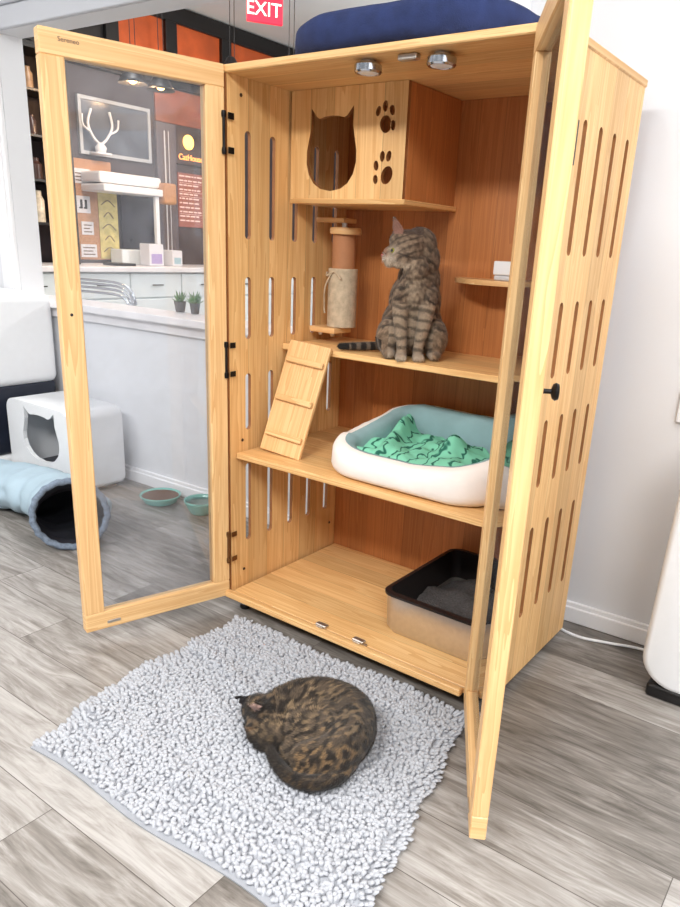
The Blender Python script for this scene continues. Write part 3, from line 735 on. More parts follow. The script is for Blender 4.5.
# --- sitting tabby
O = Vector((.519, .282, .931)); RV = Vector((.810, .586, 0)); FV = Vector((.586, -.810, 0)); UP = Vector((0, 0, 1))
def w1(a, b, c): return O+RV*a+FV*b+UP*c
LF = Matrix((RV, FV, UP)).transposed().to_4x4()
def e1(c, r, rx=0, ry=0, rz=0):
    return ('e', w1(*c), r, LF @ Matrix.Rotation(rz, 4, 'Z') @ Matrix.Rotation(ry, 4, 'Y') @ Matrix.Rotation(rx, 4, 'X'))
P1 = [e1((.008, -.135, .095), (.100, .110, .098)), e1((.012, -.115, .170), (.084, .090, .10)), e1((.018, -.090, .235), (.068, .070, .085)),
      e1((.010, -.050, .215), (.056, .048, .075)), e1((.018, -.075, .300), (.061, .060, .065)), e1((.012, -.075, .345), (.054, .056, .052)),
      e1((-.064, -.085, .062), (.042, .080, .062), rz=.15), e1((.078, -.085, .064), (.042, .082, .064), rz=-.15),
      e1((-.066, -.03, .016), (.022, .045, .016)), e1((.078, -.03, .016), (.022, .045, .016)),
      # head turned to the viewer's left
      e1((-.026, -.045, .333), (.056, .054, .054)), e1((-.044, -.043, .352), (.040, .042, .032)), e1((-.044, -.016, .303), (.032, .028, .030)), e1((-.05, -.070, .303), (.030, .026, .030)),
      e1((-.072, -.038, .302), (.030, .028, .022)), e1((-.080, -.038, .318), (.020, .013, .018)), e1((-.076, -.036, .287), (.019, .018, .012)), e1((-.086, -.024, .300), (.013, .011, .011)), e1((-.088, -.048, .300), (.013, .011, .011)),
      e1((.0, -.02, .275), (.040, .03, .04)),
      ('c', [w1(-.040, -.035, .20), w1(-.036, -.018, .12), w1(-.028, -.006, .05), w1(-.027, -.002, .018)], [.030, .023, .0165, .015]),
      ('c', [w1(.050, -.035, .20), w1(.040, -.018, .12), w1(.026, -.006, .05), w1(.024, -.002, .018)], [.030, .023, .0165, .015]),
      e1((-.029, .012, .013), (.017, .026, .013)), e1((.025, .012, .013), (.019, .026, .013)),
      ('c', [(.455, .470, .962), (.400, .430, .955), (.345, .365, .950), (.300, .305, .948), (.262, .262, .947)], [.020, .017, .0155, .0145, .0115]),
      ('ear', w1(-.046, -.074, .370), w1(-.066, -.092, .418), RV*.020+FV*.016, FV*-.007+RV*-.004),
      ('ear', w1(-.044, -.026, .366), w1(-.076, -.012, .424), RV*.029-UP*.008+FV*.006, FV*-.008-RV*.004)]
for a in (-.029, .025):
    for k in (-1.1, -.35, .35, 1.1): P1.append(e1((a+k*.011, .031, .010), (.0062, .010, .009)))
me1 = blob(P1, .0034, 3)
TAILP = [Vector(p) for p in ((.455, .470, .962), (.400, .430, .955), (.345, .365, .950), (.300, .305, .948), (.268, .262, .947))]
def col1(p, n, hair):
    q = p-O; a, b, c = q.dot(RV), q.dot(FV), q.z
    nz = noise.noise(p*38); nz2 = noise.noise(p*90+Vector((5, 0, 0)))
    base = mixc(L3(158, 136, 114), L3(104, 86, 72), .5+1.3*nz2)
    dark = L3(50, 42, 37)
    if p.x < .44 and c < .06 and a < -.09:                   # tail
        s = (p-TAILP[-1]).length
        t = .5+.5*math.sin(s*2*PI/.032+.8*nz)
        if s < .025: return L3(30, 26, 24)
        return mixc(L3(120, 106, 92), L3(40, 34, 31), ss(.3, .6, t))
    if c > .275 and a < .02-(c < .30)*.04:                            # head
        s = math.sin((a*.5-c*1.0+b*.3)*2*PI/.022+1.5*nz)
        col = mixc(base, dark, ss(.2, .8, s)*.6)
        m = ss(-.055, -.075, a)*ss(.318, .300, c); col = mixc(col, L3(206, 190, 172), m*.8)
        col = mixc(col, L3(205, 186, 164), ss(.300, .285, c)*ss(.0, -.03, a)*.8)
        ek = math.exp(-(((a+.070)/.014)**2+((c-.325)/.011)**2)); col = mixc(col, L3(206, 190, 170), ek*.8)
        ln = math.exp(-(((c-.318-(a+.06)*-.25)/.003)**2))*ss(-.065, -.05, a)*ss(-.0, -.02, a); col = mixc(col, dark, ln*.9)
        br_ = math.exp(-(((a+.094)/.006)**2))*ss(.300, .312, c); col = mixc(col, L3(150, 104, 84), br_*.6)
        if c > .372:
            e = (q-Vector((0, 0, 0))); col = L3(92, 76, 66)
            if n.dot(FV) > .35 and a < -.045: col = mixc(L3(158, 116, 102), L3(96, 78, 66), ss(.405, .42, c))
        return col
    if abs(b) < .06 and c < .17 and -.07 < a < .07 and b > -.05:   # front legs
        s = math.sin(c*2*PI/.030+1.6*nz+(a*20)); col = mixc(L3(168, 148, 126), dark, ss(.1, .8, s)*.68)
        return mixc(col, L3(186, 168, 148), ss(.03, .01, c))
    chest = ss(.045, .0, abs(a-.004))*ss(-.06, -.02, b)*ss(.12, .16, c)
    s = math.sin((c*1.0+.5*abs(a)-.45*b)*2*PI/.030+3.2*nz+2*nz2)
    col = mixc(base, dark, ss(-.1, .6, s)*(.68+.3*max(-.6, min(1, nz*2))))
    col = mixc(col, mixc(L3(178, 158, 134), L3(110, 92, 78), .5+1.1*nz2), chest*.75)
    if c > .19: col = mixc(col, L3(92, 78, 66), .25*ss(.0, .06, a))
    if c < .09 and abs(a) > .05: col = mixc(col, L3(168, 140, 112), .35)
    return col
def flow1(p, n):
    q = p-O; a, c = q.dot(RV), q.z
    if p.x < .44 and c < .06 and a < -.09: return Vector((-.5, -.6, 0))
    if c > .30 and a < .0: return RV*1.0-UP*.4
    return Vector((0, 0, -1))+RV*(.3*a/.08)
c1 = thing('tabby_cat', tuple(O+Vector((0, .08, 0))), 'grey-brown tabby cat sitting upright on the upper shelf, head turned left', 'cat')
furry('body', me1, col1, flow1, c1, 36000, .0080, .0007, 5, bald=lambda p: (p-w1(-.072, -.014, .3235)).length < .0095 or (p-w1(-.078, -.06, .3235)).length < .0095)
EYE = plain('amber_green_eye', (150, 150, 70), .08, var=.2, nscale=80, coat=1); PINK = plain('pink_nose', (160, 96, 86), .5)
def uvs(c, r, mat, name, par, sc=(1, 1, 1)):
    bm = NB(); bmesh.ops.create_uvsphere(bm, u_segments=16, v_segments=10, radius=r); bmesh.ops.scale(bm, vec=sc, verts=bm.verts); bmesh.ops.translate(bm, vec=c, verts=bm.verts)
    return fin(name, bm, mat, par, smooth=True)
ey = uvs(w1(-.0700, -.0165, .3235), .0085, EYE, 'eye', c1); uvs(w1(-.0745, -.0108, .3240), .0042, BLACK, 'pupil', ey)
ey = uvs(w1(-.076, -.060, .3235), .0080, EYE, 'eye', c1); uvs(w1(-.0815, -.062, .324), .0034, BLACK, 'pupil', ey)
uvs(w1(-.1015, -.037, .309), .0055, PINK, 'nose', c1, (1, 1.2, .8))
for sgn in (1, -1):
    for k in range(4):
        bm = NB(); s0 = w1(-.090, -.037+sgn*.016, .298+.003*k); tube(bm, [s0, s0+RV*-.012+FV*sgn*.02+UP*(.004*k-.002), s0+RV*-.012+FV*sgn*.045+UP*(.006*k-.012)], [.0004, .0003, .0001], 4)
        fin('whisker', bm, WHITEP, c1)
# --- sleeping tortoiseshell
P2 = [('e', (.765, -.345, .060), (.105, .100, .062)),
      ('c', [(.615, -.372, .058), (.655, -.305, .066), (.715, -.258, .070), (.790, -.262, .070), (.842, -.325, .066), (.848, -.400, .058), (.805, -.450, .048)], [.050, .062, .064, .064, .062, .055, .045]),
      ('e', (.586, -.392, .056), (.050, .046, .042)), ('e', (.612, -.430, .042), (.034, .032, .030)), ('e', (.630, -.455, .032), (.019, .019, .017)), ('e', (.665, -.415, .042), (.048, .045, .038)),
      ('c', [(.690, -.400, .040), (.680, -.440, .028), (.655, -.462, .024)], [.03, .022, .016]),
      ('c', [(.885, -.385, .036), (.886, -.445, .032), (.850, -.492, .028), (.790, -.505, .026), (.730, -.485, .026), (.690, -.462, .026)], [.022, .021, .020, .018, .016, .012]),
      ('e', (.775, -.440, .040), (.060, .040, .030)),
      ('ear', (.562, -.402, .074), (.524, -.432, .094), Vector((-.008, .018, .026)), Vector((.010, .003, -.013))),
      ('ear', (.604, -.418, .082), (.600, -.448, .124), Vector((.022, .010, .004)), Vector((-.004, .009, .003)))]
P2 = [((k[0], (k[1][0]-.006, k[1][1]-.058, k[1][2]))+tuple(k[2:]) if k[0] in ('e',) else ('c', [(x-.006, y-.058, z) for x, y, z in k[1]], k[2]) if k[0] == 'c' else ('ear', (k[1][0]-.006, k[1][1]-.058, k[1][2]), (k[2][0]-.006, k[2][1]-.058, k[2][2]), k[3], k[4])) for k in P2]
P2 = [tuple(list(p)) for p in P2]
ZR = .016
def up2(p):
    if p[0] == 'e': return ('e', (p[1][0], p[1][1], p[1][2]+ZR), p[2])
    if p[0] == 'c': return ('c', [(a, b, c+ZR) for a, b, c in p[1]], p[2])
    return ('ear', Vector(p[1])+UP*ZR, Vector(p[2])+UP*ZR, p[3], p[4])
me2 = blob([up2(p) for p in P2], .0034, 3)
SH = Vector((-.006, -.058, 0)); CEN = Vector((.765, -.36, .07))+SH
def col2(p, n, hair):
    d = p-CEN; ang = math.atan2(d.y, d.x); r = math.hypot(d.x, d.y); h = p-SH
    nz = noise.noise(p*24); n2 = noise.noise(Vector((p.x*100-p.y*46, p.x*34+p.y*46, p.z*60))); n3 = noise.noise(Vector((p.x*13, p.y*13, 9)))
    hd = (h-Vector((.58, -.40, .07))).length
    dark = L3(36, 31, 28); mid = L3(98, 84, 70); tan = L3(158, 134, 104)
    s = math.sin(ang*7+6.5*nz+r*60)
    col = mixc(mid, dark, ss(-.5, .7, s)*.85)
    col = mixc(col, tan, ss(.0, .40, n2+.35*n3)*.75)
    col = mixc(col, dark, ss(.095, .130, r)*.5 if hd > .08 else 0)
    if d.x > .03 and d.y < -.02: col = mixc(col, L3(158, 122, 80), ss(.1, .5, n2+.5*n3)*.4)
    if hd < .075:
        col = mixc(L3(42, 36, 32), L3(118, 98, 76), ss(.05, .45, noise.noise(p*60)+.1))
        if (h-Vector((.602, -.440, .118))).length < .024 and n.y < -.3: col = L3(200, 166, 156)
        if h.x < .552 and h.z > .085: col = L3(34, 30, 32)
        if (h-Vector((.618, -.458, .045))).length < .026: col = mixc(col, L3(150, 116, 84), .6)
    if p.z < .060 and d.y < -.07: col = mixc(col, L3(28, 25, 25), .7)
    return col
def flow2(p, n):
    d = p-CEN; t = Vector((d.y, -d.x, 0)).normalized()
    if (p-SH-Vector((.58, -.40, .07))).length < .07: return Vector((.7, .5, 0))
    return t*.9+Vector((d.x, d.y, 0)).normalized()*.5-UP*.2
c2 = thing('tortoiseshell_cat', (.73, -.37, .018), 'dark tortoiseshell tabby cat curled up asleep on the grey shag rug', 'cat')
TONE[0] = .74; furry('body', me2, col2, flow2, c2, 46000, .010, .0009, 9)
uvs((.6300, -.5225, .044), .0045, PINK, 'nose', c2)
# ---------------------------------------------------------------- bowls
b1 = thing('food_bowl', (-1.06, .555, 0), 'flat teal ceramic bowl holding brown food beside the low wall', 'bowl')
bm = NB(); lathe(bm, [(0, .001), (.075, .001), (.080, .004), (.083, .012), (.098, .034), (.101, .040), (.098, .042), (.094, .038), (.082, .018), (0, .016)], (-1.06, .555, 0), 40); fin('dish', bm, TEALC, b1, smooth=True)
bm = NB(); lathe(bm, [(.090, .034), (.07, .037), (.04, .035), (0, .038)], (-1.06, .555, 0), 30); tag(fin('food', bm, KIBBLE, b1, smooth=True), kind='stuff')
b2 = thing('water_bowl', (-.80, .59, 0), 'deeper turquoise ceramic bowl standing empty-looking beside the flat food bowl', 'bowl')
bm = NB(); lathe(bm, [(0, .001), (.052, .001), (.056, .005), (.064, .020), (.080, .055), (.083, .066), (.080, .068), (.076, .062), (.062, .028), (.04, .014), (0, .012)], (-.80, .59, 0), 40); fin('dish', bm, TEALC, b2, smooth=True)
bm = NB(); lathe(bm, [(.0735, .054), (0, .054)], (-.80, .59, 0), 30); fin('water', bm, ACR, b2)
# ---------------------------------------------------------------- white cat house cube
ch = thing('cat_house', (-1.66, .43, 0), 'white moulded cat house with a cat-head opening, standing by the low wall', 'cat house')
X0, X1, YA, YB, HH = -1.93, -1.385, .285, .61, .435
out = []
for cx, cz, a0 in ((X1-.06, HH-.06, 0), (X0+.06, HH-.06, PI/2), (X0+.03, .05, PI), (X1-.03, .05, 1.5*PI)):
    r = .06 if cz > .2 else .03
    for i in range(7): a = a0+PI/2*i/6; out.append((cx+r*math.cos(a), cz+r*math.sin(a)))
hole = [(a*1.9-1.635, b*1.12+.279) for a, b in [(u/1.18, v) for u, v in cathead2(0, 0)]]
# egg-shaped cat-head opening
fin('front', cutout(out, [hole], .02, lambda u, v, w: (u, YA+.01+w, v)), [WHITEP, WHITEP], ch)
bm = NB(); Ri = [(a if abs(a-X0) > 1 else a, b) for a, b in out]
def inset(P, d):
    cx = (X0+X1)/2; cz = HH/2+.01
    return [(cx+(a-cx)*(1-d/((X1-X0)/2)), cz+(b-cz)*(1-d/(HH/2))) for a, b in P]
inn = inset(out, .014)
loft(bm, [[(a, YA+.02, b) for a, b in out], [(a, YB-.03, b) for a, b in out], [(a, YB-.01, b) for a, b in inset(out, .01)], [(a, YB, b) for a, b in inset(out, .035)], ], False, True)
loft(bm, [[(a, YA+.02, b) for a, b in inn], [(a, YB-.03, b) for a, b in inn]], False, True)
bmesh.ops.recalc_face_normals(bm, faces=bm.faces); fin('shell', bm, WHITEP, ch, smooth=True, autos=.6)
bm = NB(); board(bm, X0+.05, X1-.05, YA+.04, YB-.06, .035, .085, bev=.015, seg=3); fin('cushion', bm, NAVY, ch, smooth=True)
bm = NB(); board(bm, X0+.04, X1-.04, YA+.03, YB-.04, 0, .018, bev=.002); fin('foot_rim', bm, RUBBER, ch)
# ---------------------------------------------------------------- white and navy unit at the far left
un_ = thing('litter_robot', (-2.45, .40, 0), 'large white rounded unit with dark navy lower body at the left edge', 'litter box')
un_.name = 'litter_enclosure'
bm = NB(); board(bm, -2.9, -1.99, .0, .64, .46, .94, bev=.05, seg=6); fin('hood', bm, WHITEP, un_, smooth=True)
bm = NB(); board(bm, -2.88, -2.005, .02, .625, .10, .475, bev=.02, seg=4); fin('body', bm, NAVY, un_, smooth=True)
bm = NB(); board(bm, -2.9, -1.99, .0, .64, .0, .10, bev=.03, seg=4); fin('base', bm, WHITEP, un_, smooth=True)
# ---------------------------------------------------------------- crinkle tunnel
tn = thing('crinkle_tunnel', (-1.2, .0, 0), 'pale blue nylon cat tunnel with a plush-edged round mouth on the floor', 'cat tunnel')
ax = spline([(-.850, -.072, .158), (-.95, -.005, .156), (-1.08, .06, .152), (-1.24, .085, .15), (-1.42, .07, .15), (-1.65, .03, .14), (-1.86, .0, .135)], 10)
def tun(rad, seed, amp):
    b = NB(); rings = []; up = UP; n = len(ax)
    for i, p in enumerate(ax):
        t = (ax[min(i+1, n-1)]-ax[max(i-1, 0)]).normalized(); s = t.cross(up).normalized(); u2 = s.cross(t)
        rg = []
        for k in range(48):
            a = 2*PI*k/48; f = min(1, i/6)
            r = rad*(1+f*amp*(.55*math.sin(i*.9+1.5*math.sin(a*2+seed))+1.0*noise.noise(Vector((i*.33, math.cos(a)*2.2+seed, math.sin(a)*2.2)))))
            q = p+s*math.cos(a)*r+u2*math.sin(a)*r*(1-.34*min(1, i/14))-UP*(.045*min(1, i/14)); q.z = max(q.z, .004); rg.append(b.verts.new(q))
        rings.append(rg)
    for A, B in zip(rings, rings[1:]):
        for k in range(48): b.faces.new((A[k], A[(k+1) % 48], B[(k+1) % 48], B[k]))
    return b
o = fin('sleeve', tun(.152, 1, .10), BLUEF, tn, smooth=True)
o = fin('inner_sleeve', tun(.139, 1, .06), TUNIN, tn, smooth=True)
t = (ax[1]-ax[0]).normalized(); s = t.cross(UP).normalized(); u2 = s.cross(t)
bm = NB(); tube(bm, [ax[0]+(s*math.cos(2*PI*k/48)+u2*math.sin(2*PI*k/48))*(.143+.003*math.sin(k*2.3)) for k in range(48)], .0135, 10, closed=True)
fin('mouth_ring', bm, PLUSHG, tn, smooth=True)
# ---------------------------------------------------------------- air purifier, cord, wall plate
ap = thing('air_purifier', (1.52, .52, 0), 'white rounded air purifier on a black base at the right edge', 'air purifier')
def squircle(cx, cz, hw, hz, r, n=8):
    P = []
    for sx, sz, a0 in ((1, 1, 0), (-1, 1, PI/2), (-1, -1, PI), (1, -1, 1.5*PI)):
        for i in range(n+1): a = a0+PI/2*i/n; P.append((cx+sx*(hw-r)+r*math.cos(a), cz+sz*(hz-r)+r*math.sin(a)))
    return P
bm = NB(); cx, cz = 1.525, .46
def aprow(y, ins): return [(cx+(a-cx)*(1.03-.13*b), y, b) for a, b in squircle(cx, cz, .195-ins, .42-ins, .10-ins*.6)]
loft(bm, [aprow(.42, .02), aprow(.425, .008), aprow(.44, 0), aprow(.60, 0), aprow(.615, .008), aprow(.62, .02)], True, True)
bmesh.ops.recalc_face_normals(bm, faces=bm.faces); fin('housing', bm, WHITEP, ap, smooth=True, autos=.7)
bm = NB(); board(bm, 1.355, 1.645, .43, .61, 0, .045, bev=.012, seg=3); fin('base', bm, BLACK, ap, smooth=True)
bm = NB(); board(bm, 1.43, 1.59, .4185, .4205, .74, .82, bev=.0005); fin('control_panel', bm, BLACK, ap)
bm = NB(); tube(bm, spline([(.80, .66, .006), (.93, .655, .006), (.985, .652, .006), (1.03, .638, .006), (1.09, .636, .006), (1.18, .665, .006), (1.27, .695, .006), (1.40, .70, .006), (1.48, .66, .012), (1.50, .615, .05)], 8), .0052, 8)
tag(fin('power_cord', bm, WHITEP, smooth=True, loc=(1.1, .65, 0)), 'white power cord on the floor between cabinet and air purifier', 'cord')
wp = thing('wall_outlet', (1.27, .757, .83), 'white outlet plate on the wall at the right edge', 'outlet')
bm = NB(); board(bm, 1.232, 1.312, .742, .7535, .785, .895, bev=.003, M=None); fin('plate', bm, WHITEP, wp)
bm = NB(); board(bm, 1.255, 1.289, .7395, .7425, .80, .832, bev=.004); board(bm, 1.255, 1.289, .7395, .7425, .848, .88, bev=.004); fin('socket', bm, TRIM, wp)
# ---------------------------------------------------------------- plants on the sill
def plant(x, y, label, n, r, h, seed, sc=1):
    z0 = .9035; t = thing('potted_succulent', (x, y, z0), label, 'potted plant'); rnd = random.Random(seed)
    bm = NB(); lathe(bm, [(0, z0), (r*.72, z0), (r*.98, z0+.045*sc), (r*1.0, z0+.052*sc), (r*.9, z0+.052*sc), (r*.88, z0+.044*sc), (0, z0+.044*sc)], (x, y, 0), 20); fin('pot', bm, POTM, t, smooth=True, autos=.7)
    bm = NB()
    for k in range(n):
        a = 2*PI*k/n*2.4+rnd.uniform(-.2, .2); el = rnd.uniform(.25, 1.35); L_ = h*rnd.uniform(.7, 1.0)
        d = Vector((math.cos(a)*math.cos(el), math.sin(a)*math.cos(el), math.sin(el))); p0 = Vector((x, y, z0+.044*sc))+d*.004
        tube(bm, [p0, p0+d*L_*.4, p0+d*L_*.75+UP*.004, p0+d*L_+UP*.008], [.005, .0062, .0042, .0006], 6, flat=.5)
    fin('leaves', bm, LEAF, t, smooth=True)
plant(-1.215, .850, 'small spiky succulent in a grey pot on the sill, left of two', 26, .030, .055, 1)
plant(-1.105, .850, 'small leafy green succulent on the sill, nearest the cabinet', 30, .026, .060, 4)
# ---------------------------------------------------------------- far room: counter, boards and goods
ct = thing('shop_counter', (-3.95, 3.0, 0), 'long white shop counter with panelled doors in the room beyond', 'counter')
bm = NB(); board(bm, -4.28, -3.68, 1.25, 5.2, .0, .955, bev=.003); fin('carcass', bm, WHITEC, ct)
bm = NB(); board(bm, -4.29, -3.63, 1.22, 5.23, .957, 1.0, bev=.006, seg=2); fin('countertop', bm, SILLM, ct)
for k in range(7):
    y = 1.28+.56*k; bm = NB(); board(bm, -3.68, -3.662, y+.006, y+.554, .12, .73, bev=.003); d_ = fin('cabinet_door', bm, WHITEC, ct)
    bm = NB(); tube(bm, spline([(-3.66, y+.50, .66), (-3.635, y+.50, .645), (-3.63, y+.50, .60), (-3.635, y+.50, .555), (-3.66, y+.50, .54)], 4), .005, 6); fin('handle', bm, BLKM, d_, smooth=True)
    bm = NB(); board(bm, -3.68, -3.662, y+.006, y+.554, .745, .945, bev=.003); d_ = fin('drawer', bm, WHITEC, ct)
    bm = NB(); tube(bm, [(-3.645, y+.22, .85), (-3.645, y+.34, .85)], .005, 6); fin('handle', bm, BLKM, d_)
# chrome curved-back chair beyond the sill
cr = thing('chrome_chair', (-2.45, 1.25, 0), 'chrome tube chair back with curved end showing above the sill', 'chair')
bm = NB()
for dz in (0, -.022, -.047, -.075):
    tube(bm, spline([(-2.85, 1.25, .965+dz), (-2.50, 1.28, .97+dz), (-2.33, 1.31, .962+dz), (-2.24+dz*.6, 1.33, .925+dz), (-2.205+dz*.6, 1.34, .84+dz)], 8), .0075, 8)
fin('back_rails', bm, CHROME, cr, smooth=True)
bm = NB(); board(bm, -2.85, -2.22, 1.12, 1.62, .44, .48, bev=.015, seg=3); fin('seat', bm, NAVY, cr, smooth=True)
for x in (-2.82, -2.235):
    for y in (1.14, 1.60):
        bm = NB(); tube(bm, [(x, y, 0), (x, y, .45)], .011, 10); fin('leg', bm, CHROME, cr, smooth=True)
for x in (-2.82, -2.235):
    bm = NB(); tube(bm, [(x, 1.27+(.06 if x > -2.5 else 0), .47), (x, 1.25+(.08 if x > -2.5 else 0), .90)], .010, 10); fin('back_post', bm, CHROME, cr, smooth=True)
# things on the far left wall (x = FX)
def wallbox(name, y0, y1, z0, z1, mat, label, cat, th=.02, grp=None, x=FX, bev=.002):
    bm = NB(); board(bm, x+.001, x+th, y0, y1, z0, z1, bev=bev)
    return tag(fin(name, bm, mat, loc=(x, (y0+y1)/2, (z0+z1)/2)), label, cat, grp)
wallbox('cork_board', 2.18, 2.72, 1.03, 1.86, CORK, 'tan cork board on the far shop wall with small cards pinned', 'board', .018)
for k, (y0, y1, z0, z1) in enumerate(((2.33, 2.50, 1.66, 1.78), (2.34, 2.48, 1.42, 1.56), (2.38, 2.50, 1.24, 1.35), (2.36, 2.52, 1.05, 1.16))):
    o = wallbox('card', y0, y1, z0, z1, PAPER, ('topmost', 'second highest', 'second lowest', 'lowest')[k]+' white card pinned on the cork board', 'card', .006, 'cards on the cork board', x=FX+.018, bev=.0005)
    bm = NB()
    if k == 1:
        for q in (.04, .085): board(bm, FX+.0242, FX+.026, y0+q, y0+q+.022, z0+.04, z0+.11, bev=.003); board(bm, FX+.0242, FX+.026, y0+q-.012, y0+q+.022, z0+.035, z0+.05, bev=.003)
    else:
        for q in range(3): board(bm, FX+.0242, FX+.0255, y0+.02, y1-.02-.02*(q % 2), z0+.02+q*.028, z0+.03+q*.028, bev=0)
    fin('print', bm, BLACK if k == 1 else INK, o)
o = wallbox('poster', 2.56, 2.76, 1.04, 1.60, YELLOW, 'tall pale yellow poster beside the cork board', 'poster', .006, x=FX+.019, bev=.0005)
bm = NB()
for q in range(5): tube(bm, spline([(FX+.027, 2.59+.02*(q % 2), 1.10+q*.1), (FX+.028, 2.66, 1.14+q*.1), (FX+.027, 2.73-.02*(q % 2), 1.09+q*.1)], 4), .004, 5)
fin('print', bm, INK, o)
wallbox('display_screen', 2.80, 3.20, 1.14, 1.60, SCREEN, 'dark wall screen between yellow poster and grey column', 'screen', .03)
o = wallbox('window_sign', 2.44, 3.15, 1.92, 2.34, plain('grey_glass', (96, 104, 116), .15, var=.3, nscale=4), 'grey framed glass panel high on the far wall', 'panel', .02)
bm = NB(); 
for a in ((2.42, 3.17, 1.90, 1.93), (2.42, 3.17, 2.33, 2.36)): board(bm, FX+.001, FX+.03, a[0], a[1], a[2], a[3], bev=.002)
for y in (2.42, 3.14): board(bm, FX+.001, FX+.03, y, y+.03, 1.93, 2.33, bev=.002)
fin('frame', bm, plain('pale_frame', (180, 186, 192), .4), o)
# white extractor shelf with post
sh = thing('wall_canopy', (-4.1, 2.8, 1.6), 'white horizontal canopy arm on a post above the counter', 'canopy')
bm = NB(); board(bm, -4.28, -3.95, 2.40, 3.05, 1.60, 1.66, bev=.01, seg=2); board(bm, -4.28, -4.0, 2.40, 3.05, 1.67, 1.76, bev=.02, seg=2); fin('arm', bm, WHITEP, sh)
bm = NB(); board(bm, -4.02, -3.98, 2.96, 3.00, 1.0005, 1.60, bev=.004); fin('post', bm, WHITEP, sh)
bm = NB(); board(bm, -4.05, -3.92, 3.02, 3.16, 1.54, 1.72, bev=.02, seg=2); fin('hinge_box', bm, CORK, sh)
# goods on the counter
def goods(name, x0, x1, y0, y1, h, mat, label, cat):
    bm = NB(); board(bm, x0, x1, y0, y1, 1.0005, 1.0005+h, bev=.008, seg=2); board(bm, x0+.01, x1+.0015, y0+.02, y1-.02, 1.02, 1.0005+h*.55, bev=.001, mi=1)
    t = fin(name, bm, mat, loc=((x0+x1)/2, (y0+y1)/2, 1.0005)); return tag(t, label, cat)
goods('card_box', -4.0, -3.86, 2.77, 2.93, .19, [PAPER, plain('lilac_label', (170, 150, 200), .6)], 'white box with a lilac label on the shop counter', 'box')
goods('card_box', -4.0, -3.86, 3.03, 3.15, .14, [PAPER, plain('grey_label', (160, 190, 200), .6)], 'small white box right of the lilac-labelled box on the counter', 'box')
bm = NB(); board(bm, -3.98, -3.78, 2.36, 2.56, 1.0005, 1.022, bev=.004); tag(fin('tray', bm, BLACK, loc=(-3.88, 2.46, 1.0005)), 'flat black tray lying on the shop counter under the cards', 'tray')
bm = NB(); board(bm, -4.25, -4.08, 2.64, 2.9, 1.0005, 1.13, bev=.006); tag(fin('storage_box', bm, WHITEC, loc=(-4.2, 2.77, 1.0005)), 'plain pale storage box against the far wall below the screen', 'box')
# grey column and menu board
bm = NB(); board(bm, FX+.001, FX+.05, 3.22, 3.45, 1.001, 2.27, bev=.006); o = tag(fin('column', bm, plain('grey_column', (98, 92, 98), .4, var=.12), loc=(FX+.1, 3.35, 1.0)), 'dark grey column beside the lit menu board', 'column')
bm = NB(); board(bm, FX+.0502, FX+.056, 3.30, 3.312, 1.1, 2.2, bev=0); board(bm, FX+.0502, FX+.056, 3.35, 3.356, 1.1, 2.2, bev=0); fin('light_strip', bm, PAPER, o)
mb = wallbox('menu_board', 3.48, 3.80, 1.36, 1.86, MENU, 'rust red menu board with rows of pale lettering', 'menu board', .02)
bm = NB(); rnd = random.Random(2)
for r_ in range(11):
    y = 3.495
    while y < 3.74:
        w_ = rnd.uniform(.02, .07); board(bm, FX+.0205, FX+.0215, y, min(y+w_, 3.785), 1.825-r_*.041, 1.838-r_*.041, bev=0); y += w_+.012
    if rnd.random() < .6: board(bm, FX+.0205, FX+.0215, 3.50, 3.785, 1.808-r_*.041, 1.811-r_*.041, bev=0)
fin('lettering', bm, CHALK, mb)
ns_ = thing('neon_sign', (FX+.02, 3.66, 2.06), 'glowing orange lettered sign with a round emblem above the menu board', 'sign')
MT = lambda y, z: Matrix.Translation((FX+.03, y, z)) @ Matrix.Rotation(PI/2, 4, 'Z') @ Matrix.Rotation(PI/2, 4, 'X')
fin('letters', text_bm('Cat', .075, MT(3.545, 2.0), .006), GLOW, ns_); fin('letters', text_bm('House', .075, MT(3.70, 2.0), .006), GLOW, ns_)
bm = NB(); board(bm, FX+.002, FX+.026, 3.48, 3.98, 1.93, 1.945, bev=.002); fin('rail', bm, BLKM, ns_)
bm = NB(); lathe(bm, [(0, 0), (.045, 0), (.05, .006), (.045, .012), (0, .014)], (0, 0, 0), 24); lathe(bm, [(.052, 0), (.066, .004), (.066, .010), (.052, .012)], (0, 0, 0), 24); bmesh.ops.transform(bm, matrix=Matrix.Translation((FX+.02, 3.62, 2.14)) @ Matrix.Rotation(PI/2, 4, 'Y'), verts=bm.verts); fin('emblem', bm, GLOWY, ns_)
bm = NB()
for k in range(5): board(bm, FX+.002, FX+.03, 3.48+.03, 3.5+.03, 2.08+.02*k, 2.09+.02*k, bev=0)
bm.free()
